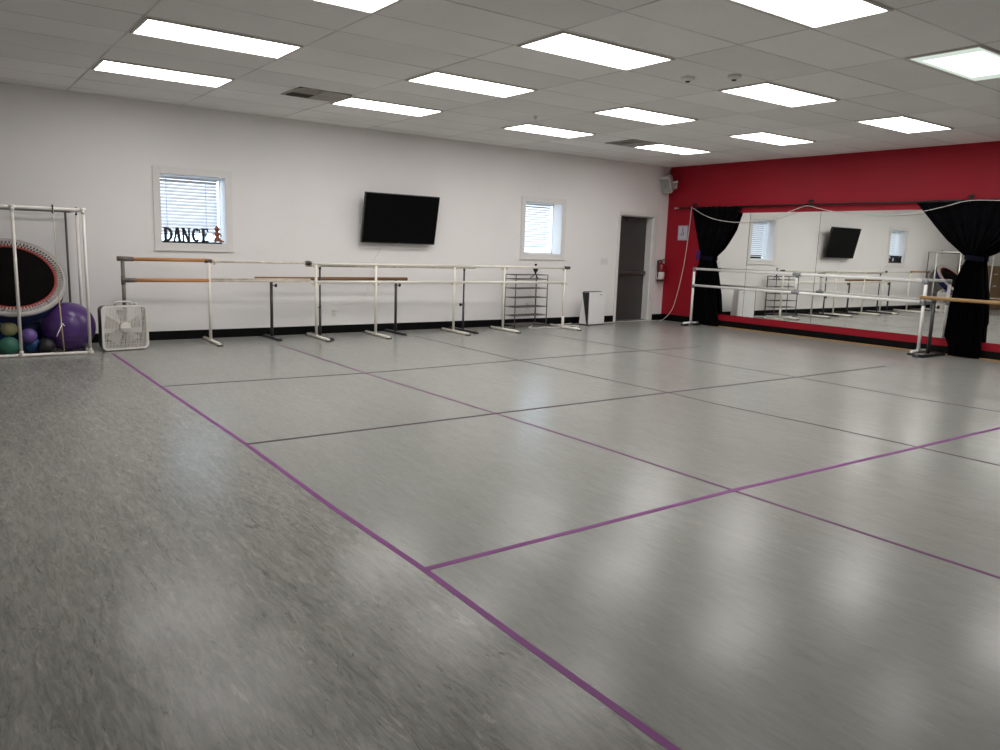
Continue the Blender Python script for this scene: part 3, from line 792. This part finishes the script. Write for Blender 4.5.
# ------------------------------------------------------------------ ballet barres
def post_foot(r, x, top, pm, fm, pr=.019, foot=(-.44, .33), sleeve=None, rect=False, z0=.022, y=0.0, along='y', endm='fitting'):
    p = MB().tube((x, y, .02), (x, y, top), pr, 14)
    if sleeve: p.tube((x, y, .02), (x, y, sleeve), pr + .004, 14)
    p.build('post', pm, r)
    f0, f1 = foot
    if rect:
        if along == 'y': mb = MB().box(x - .03, x + .03, y + f0, y + f1, .004, .036, bevel=.006)
        else: mb = MB().box(x + f0, x + f1, y - .03, y + .03, .004, .036, bevel=.006)
        fo = mb.build('foot', fm, r)
    else:
        A, B = ((x, y + f0, z0), (x, y + f1, z0)) if along == 'y' else ((x + f0, y, z0), (x + f1, y, z0))
        fo = MB().tube(A, B, .0215, 12).build('foot', fm, r)
    ends = ((x, y + f0), (x, y + f1)) if along == 'y' else ((x + f0, y), (x + f1, y))
    for ex, ey in ends:
        MB().box(ex - .032, ex + .032, ey - .028, ey + .028, 0, .018, bevel=.004).build('rubber_cap', 'black_plastic' if rect else endm, fo)

def coupling(r, x, z, m='fitting', lx=.045, rad=.026, y=0, axis='x'):
    a = (x - lx, y, z), (x + lx, y, z)
    if axis == 'y': a = (x, y - lx, z), (x, y + lx, z)
    MB().tube(a[0], a[1], rad, 12).tube((x, y, z - .055), (x, y, z), rad, 12).build('coupling', m, r)
def bracket(r, x, z, m, y=0):
    """small gusset under a bar at a post"""
    for s in (-1, 1): MB().prism([(x + s * .016, z - .018), (x + s * .075, z - .016), (x + s * .070, z - .026), (x + s * .016, z - .06)], y - .006, y + .006).build('bracket', m, r)
def knob(r, x, z, m='black_plastic', y=0, s=1):
    k = Matrix.Translation((x, y, z)) @ Matrix.Rotation(s * PI / 2, 4, 'Y')
    MB().lathe([(.006, 0), (.006, .030), (.024, .034), (.026, .050), (.018, .056), (.001, .057)], seg=14, mtx=k).build('knob', m, r)

def yl(x): return 10.235 - .028 * (x - 2.9)
RZ = -.028
# 1: timber end bay and worn cream bay
X0 = 2.888
r = thing('ballet_barre', 'double barre with orange timber rails and a brown pipe post behind the fan', 'barre', (X0, yl(X0), 0), RZ, 'ballet barres along the white wall')
xa = 1.890 - X0; xe = 4.250 - X0
p = MB().tube((xa, 0, .02), (xa, 0, 1.05), .022, 14).build('post', 'old_pipe', r); p['label'] = 'weathered brown pipe post'
MB().tube((xa, -.17, .022), (xa, .33, .022), .022).build('foot', 'old_pipe', r)
post_foot(r, 0, 1.035, 'barre_white', 'barre_white')
for z in (1.046, .792):
    o = MB().tube((xa, 0, z), (-.005, 0, z), .0225, 14).build('rail', 'wood_orange', r); o['label'] = 'orange timber rail'
for z, rr in ((1.033, .0135), (.786, .0125)):
    o = MB().tube((0, 0, z), (xe, 0, z), rr, 12).build('rail', 'barre_thin', r); o['label'] = 'thin worn cream rail'
o = MB().tube((0, .05, .808), (xe, .05, .808), .011, 10).build('rail', 'barre_thin', r); o['label'] = 'thin worn cream rail'
MB().tube((xa - .06, 0, 1.050), (xa + .12, 0, 1.046), .029, 12).build('coupling', 'old_pipe', r)
MB().tube((xa, 0, .792), (xa + .13, 0, .792), .027, 12).tube((xa, 0, .74), (xa, 0, .845), .026, 12).build('coupling', 'old_pipe', r)
MB().tube((-.05, 0, 1.040), (.035, 0, 1.035), .026, 12).build('coupling', 'fitting', r)
MB().tube((.035, 0, 1.034), (.10, 0, 1.033), .022, 12).tube((.07, 0, .99), (.07, 0, 1.03), .012, 8).build('coupling', 'barre_thin', r)
MB().tube((xe - .09, 0, 1.033), (xe - .01, 0, 1.033), .026, 12).tube((xe - .05, .0, 1.0), (xe - .05, 0, 1.065), .014, 8).build('coupling', 'fitting', r)
# 2 and 3: cream steel barres
def white_barre(x0, x1, posts, lab, endcap=False, knobs=()):
    r = thing('ballet_barre', lab, 'barre', (x0, yl(x0), 0), RZ, 'ballet barres along the white wall')
    for z in (1.022, .775): MB().tube((0, 0, z), (x1 - x0, 0, z), .0195, 14).build('rail', 'barre_white', r)
    for px, sl in posts:
        post_foot(r, px - x0, 1.012, 'barre_white', 'barre_white', pr=.0185, sleeve=sl)
        bracket(r, px - x0, 1.022, 'barre_thin'); bracket(r, px - x0, .775, 'barre_thin')
    for kx in knobs: knob(r, kx - x0 + .018, .42, s=1)
    if endcap:
        e = x1 - x0
        MB().tube((e - .03, 0, 1.022), (e + .03, 0, 1.022), .027, 12).tube((e + .05, 0, 1.022), (e + .09, 0, 1.022), .024, 12).tube((e + .03, 0, 1.022), (e + .05, 0, 1.022), .015, 8).build('end_coupling', 'fitting', r)
        MB().tube((e - .02, 0, .775), (e + .012, 0, .775), .023, 12).build('end_cap', 'barre_white', r)
white_barre(4.280, 6.590, ((4.312, None), (5.214, None), (6.535, None)), 'cream double barre on three posts under the television', knobs=())
white_barre(6.620, 8.725, ((7.468, None), (8.715, .20)), 'cream double barre whose end stands in front of the wire rack', endcap=True)
# 4: low charcoal barre with one brown rail
def grey_barre(loc, rz, x_posts, bar, z, barm, lab, knobz, knobs_side=1, pr=.02, foot=(-.28, .28), barr=.024):
    r = thing('ballet_barre', lab, 'barre', loc, rz, 'ballet barres along the white wall')
    for px in x_posts:
        post_foot(r, px, z, 'barre_grey', 'barre_grey', pr=pr, foot=foot, rect=True)
        if knobz < z - .3: MB().tube((px, 0, .02), (px, 0, knobz + .03), pr + .005, 14).build('sleeve', 'barre_grey', r)
        knob(r, px + knobs_side * pr, knobz, s=knobs_side)
        MB().tube((px, 0, z - .035), (px, 0, z), pr + .005, 12).build('saddle', 'barre_grey', r)
    MB().tube((bar[0], 0, z + barr * .6), (bar[1], 0, z + barr * .6), barr, 14).build('rail', barm, r)
    return r
grey_barre((4.675, 10.318, 0), 0, (-.950, .945), (-1.17, 1.132), .800, 'wood_brown', 'low charcoal barre with one brown timber rail behind the cream barres', .722)
# 5: taller grey barre hidden behind the cream ones
grey_barre((5.58, 10.236, 0), 0, (-1.195, 1.200), (-1.4, 1.4), .985, 'barre_thin', 'thin tall grey barre hidden directly behind the cream barres', .42, knobs_side=-1, pr=.0125, foot=(-.38, .36), barr=.013)

# red wall barre (white), running along the mirrors
BX = 11.47
r = thing('ballet_barre', 'long white double barre standing in front of the mirrors', 'barre', (BX, 7.477, 0), PI / 2)
ya, yb2 = 9.611 - 7.477, 5.416 - 7.477                                    # local x runs along world y
for z in (1.052, .749):
    MB().tube((yb2, 0, z), (ya, 0, z), .0215, 14).build('rail', 'red_barre', r)
for px in (ya, yb2):
    p = MB().tube((px, 0, .03), (px, 0, 1.052), .0225, 14).build('post', 'red_barre', r)
    f = MB().tube((px, -.195, .050), (px, .195, .050), .020, 12).build('foot', 'red_barre', r)
    for s in (-.165, .165): MB().box(px - .040, px + .040, s - .065, s + .065, 0, .032, bevel=.005).build('rubber_pad', 'black_plastic', f)
    MB().tube((px, 0, .03), (px, 0, .10), .027, 12).build('base_coupling', 'fitting_grey', r)
    for z in (1.052, .749):
        MB().tube((px - .05 * (1 if px > 0 else -1), 0, z), (px, 0, z), .027, 12).tube((px, 0, z - .05), (px, 0, z + .022), .027, 12).build('coupling', 'fitting_grey', r)
MB().tube((0, 0, .749), (0, 0, 1.052), .0205, 14).build('middle_post', 'red_barre', r)
for z in (1.048, .752): MB().tube((-.07, 0, z), (.07, 0, z), .029, 12).tube((0, 0, z - .05 if z > 1 else z - .01), (0, 0, z + .01 if z > 1 else z + .05), .027, 12).build('coupling', 'fitting_grey', r)

# charcoal barre with a tan rail by the big curtain
r = thing('ballet_barre', 'charcoal barre with a tan timber rail crossing the larger black curtain', 'barre', (11.40, 4.20, 0), PI / 2)
for px in (1.043, -1.0):
    post_foot(r, px, .800, 'barre_grey', 'barre_grey', pr=.024, foot=(-.27, .33), rect=True)
    knob(r, px - .02, .70, s=-1)
    MB().box(px - .085, px + .075, -.34, .30, 0, .042, bevel=.006).build('rubber_base', 'black_plastic', r)
    MB().tube((px, 0, .755), (px, 0, .80), .030, 12).build('saddle', 'barre_grey', r)
o = MB().tube((-1.3, 0, .818), (1.245, 0, .818), .0255, 14).build('rail', 'wood_strip', r)

# ------------------------------------------------------------------ wire rack, mini tripod, cables
def rack():
    A = Vector((7.83, 10.27, 0)); rz = math.atan2(.075, .86); w, d, h = .735, .26, .885
    r = thing('shoe_rack', 'empty grey wire shoe rack under the second window', 'rack', A, rz)
    for (x, y) in ((0, 0), (w, 0), (0, d), (w - .02, d)):
        MB().tube((x, y, 0), (x, y, h), .009 if not (x > .5 and y > 0) else .012, 8).build('upright', 'rack', r)
    tiers = [.055, .205, .350, .505, .660, .815]
    for z in tiers:
        mb = MB()
        for y in (0, d): mb.tube((0, y, z), (w, y, z), .0065, 8)
        for x in (0, w): mb.tube((x, 0, z), (x, d, z), .0055, 8)
        for k in range(1, 6): mb.tube((0, d * k / 6, z), (w, d * k / 6, z), .003, 6)
        for k in range(1, 4): mb.tube((w * k / 4, 0, z - .004), (w * k / 4, d, z - .004), .003, 6)
        mb.build('shelf', 'rack', r)
    mb = MB().tube((0, d, h), (w, d, h), .007, 8).tube((0, 0, h), (0, d, h), .006, 8).tube((w, 0, h), (w, d, h), .006, 8).tube((0, 0, h), (w, 0, h), .005, 8)
    mb.build('top_rail', 'rack', r)
    # the little tripod on the top shelf
    c = r.matrix_basis @ Vector((.575, d * .55, 0))
    t = thing('phone_tripod', 'small black phone tripod standing on the wire rack', 'tripod', (c.x, c.y, .8225))
    for k in range(3):
        a = 2 * PI * k / 3 + .4
        MB().path([(0, 0, .085), (.035 * math.cos(a), .035 * math.sin(a), .045), (.085 * math.cos(a), .085 * math.sin(a), .006)], .0075, 8).build('leg', 'black_plastic', t)
    MB().lathe([(.012, .075), (.016, .10), (.040, .135), (.044, .165), (.030, .185), (.008, .19), (.008, .215), (.001, .216)], seg=18).build('head', 'black_plastic', t)
    MB().sphere((0, 0, .232), .022, 14, 10, (1.2, 1, .8)).build('clamp', 'black_plastic', t)
rack()
def cable(pts, rad, m, name, lab, sub=6):
    # smooth curve through the points
    P = [Vector(p) for p in pts]; out = []
    for i in range(len(P) - 1):
        p0, p1, p2, p3 = P[max(i - 1, 0)], P[i], P[i + 1], P[min(i + 2, len(P) - 1)]
        for k in range(sub):
            t = k / sub
            out.append(.5 * ((2 * p1) + (-p0 + p2) * t + (2 * p0 - 5 * p1 + 4 * p2 - p3) * t * t + (-p0 + 3 * p1 - 3 * p2 + p3) * t ** 3))
    out.append(P[-1])
    return tag(MB().path(out, rad, 8).build(name, m), lab, 'cable')
cable([(8.36, 10.46, .010), (8.10, 10.22, .011), (8.22, 10.12, .011), (8.42, 10.20, .011), (8.62, 10.08, .011), (8.92, 10.28, .011), (9.12, 10.12, .011), (8.90, 9.98, .011), (8.68, 10.02, .012), (8.84, 10.40, .012), (9.10, 10.48, .012), (9.36, 10.58, .012)],
      .0065, 'cord_white', 'power_cord', 'loose white power cord on the floor under the wire rack')

# ------------------------------------------------------------------ air purifier
def purifier():
    w, d, dt, h = .485, .210, .155, .600
    A = Vector((9.425, 10.215, 0)); B = Vector((9.905, 10.295, 0)); dr = (B - A).normalized(); rz = math.atan2(dr.y, dr.x)
    r = thing('portable_air_conditioner', 'white boxy floor appliance with a black wedge side beside the door', 'appliance', A, rz)
    MB().box(.01, w - .01, .01, d - .01, 0, .02).build('base', 'appliance_black', r)
    mb = MB().prism([(0, .018), (d, .018), (dt, h - .006), (0, h - .006)], .006, w, 'yz')
    bmesh.ops.bevel(mb.bm, geom=mb.bm.edges[:], offset=.008, segments=2, affect='EDGES'); mb.build('cabinet', 'appliance', r)
    MB().box(.02, w - .10, .012, dt - .01, h - .008, h + .004, bevel=.002).build('top_panel', 'appliance_black', r)
    MB().prism([(.004, .02), (.030, .02), (dt - .004, h - .010), (.004, h - .010)], -.003, .012, 'yz').build('wedge_vent', 'appliance_black', r)
    MB().box(w * .66, w * .80, -.002, .001, h - .062, h - .050).build('badge', 'grey_plastic', r)
purifier()

# ------------------------------------------------------------------ extinguisher
r = thing('fire_extinguisher', 'red fire extinguisher hung on the white wall beside the door', 'extinguisher', (11.645, WY - .09, .775))
MB().lathe([(.001, 0), (.066, .002), (.072, .02), (.072, .29), (.062, .33), (.030, .355), (.022, .37), (.001, .37)], seg=28).build('tank', 'ext_red', r)
MB().lathe([(.0728, .035), (.0735, .036), (.0735, .175), (.0728, .176)], seg=28).build('paper_label', 'label_white', r)
MB().lathe([(.060, -.004), (.070, 0.0), (.0735, .012), (.0735, .026), (.001, .026)], seg=24).build('foot_ring', 'black_plastic', r)
mb = MB().tube((0, 0, .36), (0, 0, .405), .018, 12).path([(0, 0, .40), (.04, -.02, .425), (.085, -.045, .43)], .010, 8).path([(0, 0, .385), (.045, -.02, .390), (.08, -.04, .375)], .009, 8)
mb.build('valve_handle', 'black_plastic', r)
MB().path([(0, 0, .40), (-.05, -.01, .41), (-.085, -.01, .36), (-.088, -.005, .20), (-.082, 0, .08)], .011, 8).build('hose', 'black_plastic', r)
MB().box(-.02, .02, .065, .09, .24, .40).build('wall_hook', 'black_plastic', r)

# ------------------------------------------------------------------ corner speaker
def speaker():
    r = thing('wall_speaker', 'pale grey loudspeaker bracketed high in the corner', 'speaker', (11.60, 10.515, 2.628))
    n = Vector((-.985, -.17, 0)).normalized(); rz = math.atan2(n.y, n.x) + PI / 2
    T = Matrix.Rotation(rz, 4, 'Z') @ Matrix.Rotation(math.radians(22), 4, 'X')
    w, h, d = .225, .315, .17
    mb = MB()
    mb.prism([(-w / 2, -d / 2), (w / 2, -d / 2), (w / 2 - .035, d / 2), (-w / 2 + .035, d / 2)], -h / 2, h / 2, 'xy')
    es = mb.bm.edges[:]; bmesh.ops.bevel(mb.bm, geom=es, offset=.018, segments=3, affect='EDGES')
    bmesh.ops.transform(mb.bm, matrix=T, verts=mb.bm.verts[:]); mb.build('cabinet', 'speaker', r)
    MB().box(-w / 2 + .022, w / 2 - .022, -d / 2 - .005, -d / 2 + .004, -h / 2 + .025, h / 2 - .035, mtx=T, bevel=.003).build('grille', 'speaker_grille', r)
    MB().box(-.012, .006, -d / 2 - .007, -d / 2 - .004, -.035, -.010, mtx=T).build('badge', 'black_plastic', r)
    MB().path([(.0, .02, .12), (.05, .05, .20), (.15, .06, .33)], .006, 6).path([(.02, -.04, .13), (.08, .04, .26), (.16, .06, .33)], .006, 6).build('hanging_wire', 'dark_pipe', r)
    MB().tube((.06, -.08, .03), (.12, -.145, .05), .020, 10).build('side_knob', 'white_plastic', r)
    MB().tube((.02, .02, 0), (.235, .03, 0), .02, 10).box(.215, .236, -.03, .09, -.07, .07).build('wall_bracket', 'white_plastic', r)
speaker()

# ------------------------------------------------------------------ small picture on the red wall
r = thing('framed_print', 'small pale framed print on the red wall beside the curtain', 'picture', (RX, 10.255, 1.715))
MB().box(-.014, 0, -.125, .125, -.145, .145, bevel=.003).build('frame', 'picture_frame', r)
MB().box(-.016, -.012, -.108, .108, -.128, .128).build('print', 'picture', r)
mb = MB()
for (y, z, a) in ((.0, .03, .2), (-.02, -.02, -.4), (.025, -.03, .5), (.0, .07, -.1)):
    mb.sphere((-.0165, y, z), .03, 12, 8, (.03, .55, 1.1))
mb.build('motif', 'picture_ink', r)

# ------------------------------------------------------------------ mirrors
yy = [9.66, 8.740, 7.382, 5.05, 3.60, 2.1]
names = ['wall mirror panel partly behind the smaller black curtain', 'narrow wall mirror panel second from the smaller curtain', 'wide wall mirror panel showing the television', 'wall mirror panel behind the larger black curtain', 'wall mirror panel past the larger curtain']
for a, b, lab in zip(yy, yy[1:], names):
    o = thing('mirror_panel', lab, 'mirror', (RX - .0005, (a + b) / 2, .2375), group='mirror panels on the red wall')
    MB().box(-.007, -.002, -(a - b) / 2 + .003, (a - b) / 2 - .003, 0, 1.836).build('glass', 'mirror', o)
    MB().box(-.0018, 0, -(a - b) / 2 + .0002, (a - b) / 2 - .0002, .001, 1.835).build('backing', 'black_plastic', o)

# ------------------------------------------------------------------ curtain rod, curtains, hooks, cable
RODX, RODZ = 11.760, 2.182
r = thing('curtain_rod', 'long black rod above the mirrors on the red wall', 'curtain rod', (RODX, 6.7, RODZ))
MB().tube((0, 3.62, 0), (0, -4.6, 0), .015, 12).build('rod', 'rod', r)
MB().tube((0, 3.62, 0), (0, 3.72, 0), .011, 10).sphere((0, 3.73, 0), .020, 12, 8).build('rod_end', 'finial', r)
for y in (3.30, .88, -1.58): MB().tube((0, y, 0), (.074, y, 0), .010, 8).box(.064, .0745, y - .02, y + .02, -.04, .04).build('bracket', 'rod', r)
for y, lab in ((10.005, 'black cable hook above the smaller curtain'), (7.580, 'black cable hook above the middle of the mirrors'), (5.118, 'black cable hook above the larger curtain')):
    o = MB().path([(.068, .012, .065), (.03, .012, .070), (.0, .012, .055), (-.022, .012, .012), (-.022, .012, -.02), (-.008, .012, -.03)], .006, 8)
    o.path([(.068, -.028, .065), (.03, -.028, .070), (.0, -.028, .055), (-.022, -.028, .012), (-.022, -.028, -.02), (-.008, -.028, -.03)], .006, 8).box(.064, .0745, -.04, .025, .045, .085)
    tag(o.build('cable_hook', 'rod', loc=(RODX, y, RODZ)), lab, 'hook', 'black hooks over the curtain rod')

def interp(tab, z):
    tab = sorted(tab, key=lambda t: -t[1])
    if z >= tab[0][1]: return tab[0][0]
    for (a, za), (b, zb) in zip(tab, tab[1:]):
        if zb <= z <= za:
            t = (za - z) / max(za - zb, 1e-6); return a + (b - a) * t
    return tab[-1][0]
def curtain(lab, cx, left, right, ztop, ztie, pleats, amp, tie_m, tie_lab, seed):
    """gathered cloth hung from the rod: left/right are (y, z) edge lines"""
    rnd = random.Random(seed)
    y0 = (interp(left, ztie) + interp(right, ztie)) / 2
    r = thing('black_curtain', lab, 'curtain', (cx, y0, 0), group='black velvet curtains')
    nz, nu = 90, 200; mb = MB(); rows = []
    ph = [rnd.uniform(0, 6.28) for _ in range(4)]
    for i in range(nz + 1):
        z = ztop + (.012 - ztop) * i / nz
        a, b = interp(left, z), interp(right, z); w = abs(a - b)
        row = []
        pinch = min(1.0, abs(z - ztie) / .28)
        th = amp * (.55 + .45 * pinch) * min(1.6, .55 + .45 * (1.0 / max(w, .3)))
        if z > ztop - .15: th *= .35 + .65 * (ztop - z) / .15
        for k in range(nu + 1):
            u = k / nu
            uu = u + .012 * math.sin(5 * u + z * 1.5 + ph[0])
            x = th * (.62 * math.sin(2 * PI * pleats * uu + ph[1] + .5 * math.sin(z * 2.1)) + .3 * math.sin(2 * PI * pleats * 1.7 * uu + ph[2] + z))
            belly = -.026 * math.sin(PI * u) * (1 if z < ztie + .1 else .8)
            y = a + (b - a) * u
            row.append(mb.bm.verts.new((x + belly, y - y0, z)))
        rows.append(row)
    for p, q in zip(rows, rows[1:]):
        for k in range(nu):
            f = mb.bm.faces.new((p[k], p[k + 1], q[k + 1], q[k])); f.smooth = True
    o = mb.build('cloth', 'curtain', r); md = o.modifiers.new('thick', 'SOLIDIFY'); md.thickness = .004
    mb = MB(); a, b = interp(left, ztie), interp(right, ztie); hw = abs(a - b) / 2
    pts = []
    for k in range(28):
        t = 2 * PI * k / 28; pts.append((-.012 + .058 * math.cos(t), (hw + .014) * math.sin(t), ztie + .012 * math.sin(t)))
    for dz in (-.022, 0, .022): mb.path([(p[0], p[1], p[2] + dz) for p in pts], .013, 6, closed=True)
    t = mb.build('tieback', tie_m, r)
    return r
CLl = [(10.02, 2.185), (9.925, 1.86), (9.751, 1.40), (9.724, 1.262), (9.769, 1.05), (9.824, .56), (9.834, 0)]
CLr = [(8.890, 2.185), (8.945, 2.08), (9.050, 1.77), (9.160, 1.60), (9.280, 1.44), (9.470, 1.275), (9.475, 1.24), (9.415, 1.04), (9.300, .59), (9.200, 0)]
c1 = curtain('smaller black velvet curtain tied back beside the framed print', 11.770, CLl, CLr, 2.185, 1.258, 9, .028, 'tieback_dark', 'x', 3)
o = MB().path([(-.085, .15, 1.36), (-.095, .16, 1.30), (-.09, .155, 1.22)], .016, 8).path([(-.085, .09, 1.37), (-.095, .09, 1.30), (-.09, .095, 1.22)], .014, 8).path([(-.085, .15, 1.36), (-.095, .12, 1.385), (-.085, .09, 1.37)], .014, 8).build('tie_ribbon', 'tieback', c1)
o['label'] = 'bright blue ribbon end'
CRl = [(5.845, 2.185), (5.679, 2.007), (5.485, 1.789), (5.337, 1.641), (5.135, 1.476), (5.050, 1.41), (5.045, 1.37), (5.130, 1.11), (5.185, .66), (5.205, .285), (5.135, .16), (5.115, 0)]
CRr = [(3.60, 2.185), (3.90, 1.95), (4.33, 1.66), (4.690, 1.485), (4.845, 1.41), (4.840, 1.37), (4.800, 1.10), (4.750, .836), (4.715, .50), (4.730, .46), (4.712, .15), (4.720, 0)]
curtain('larger black velvet curtain tied in the middle, brushing the floor', 11.765, CRl, CRr, 2.185, 1.392, 13, .032, 'tieback_dark', 'x', 5)

CXW = 11.705
cable([(9.95, 10.40, .012), (10.3, 10.50, .010), (11.0, 10.55, .010), (11.35, 10.52, .010), (11.60, 10.46, .010), (11.74, 10.345, .20), (11.765, 10.25, .50), (11.762, 10.12, 1.10), (11.745, 10.04, 1.75), (11.715, 9.99, 2.150), (11.715, 9.96, 2.172),
       (CXW - .012, 9.70, 2.055), (CXW - .012, 9.42, 1.965), (CXW, 9.10, 1.915), (CXW, 8.86, 1.905), (CXW, 8.50, 1.935), (CXW, 8.22, 1.985), (CXW, 7.85, 2.085), (11.705, 7.58, 2.160),
       (CXW, 7.35, 2.115), (CXW, 7.12, 2.068), (CXW, 6.64, 2.005), (CXW, 6.18, 1.995), (CXW - .02, 5.75, 2.030), (CXW - .02, 5.40, 2.100), (11.715, 5.10, 2.176), (11.695, 4.7, 2.168), (11.69, 4.2, 2.150), (11.68, 3.4, 2.15)],
      .0050, 'cord_white', 'extension_cable', 'white extension cable draped in loops along the curtain rod', 8)

# ------------------------------------------------------------------ daylight and camera
W = bpy.data.worlds.new('World'); SC.world = W; W.use_nodes = True
bg = W.node_tree.nodes['Background']; bg.inputs['Color'].default_value = (*SKY_C, 1); bg.inputs['Strength'].default_value = SKY_E

cam = bpy.data.cameras.new('camera'); co = bpy.data.objects.new('camera', cam); COL.objects.link(co)
cam.sensor_fit = 'HORIZONTAL'; cam.sensor_width = 36.0; cam.lens = 777.18866 / 1000 * 36.0
cam.clip_start = 0.02; cam.clip_end = 100
rt = Vector((0.807858797792887, -0.5884871656711808, 0.03235766785371555))
up = Vector((0.06986697634264749, 0.15013678675646136, 0.9861934652385306))
fw = Vector((0.5852202734401527, 0.7944443348043619, -0.162405142935462))
m3 = Matrix((rt, up, -fw)).transposed()
co.matrix_world = Matrix.Translation((0, 0, 1.33306)) @ m3.to_4x4()
SC.camera = co
SC.view_settings.view_transform = 'Standard'; SC.view_settings.look = 'None'
SC.view_settings.gamma = 1.0; SC.view_settings.use_curve_mapping = False
SC.view_settings.exposure = 0.0
SC.cycles.max_bounces = 10; SC.cycles.diffuse_bounces = 5; SC.cycles.glossy_bounces = 5; SC.cycles.transparent_max_bounces = 12
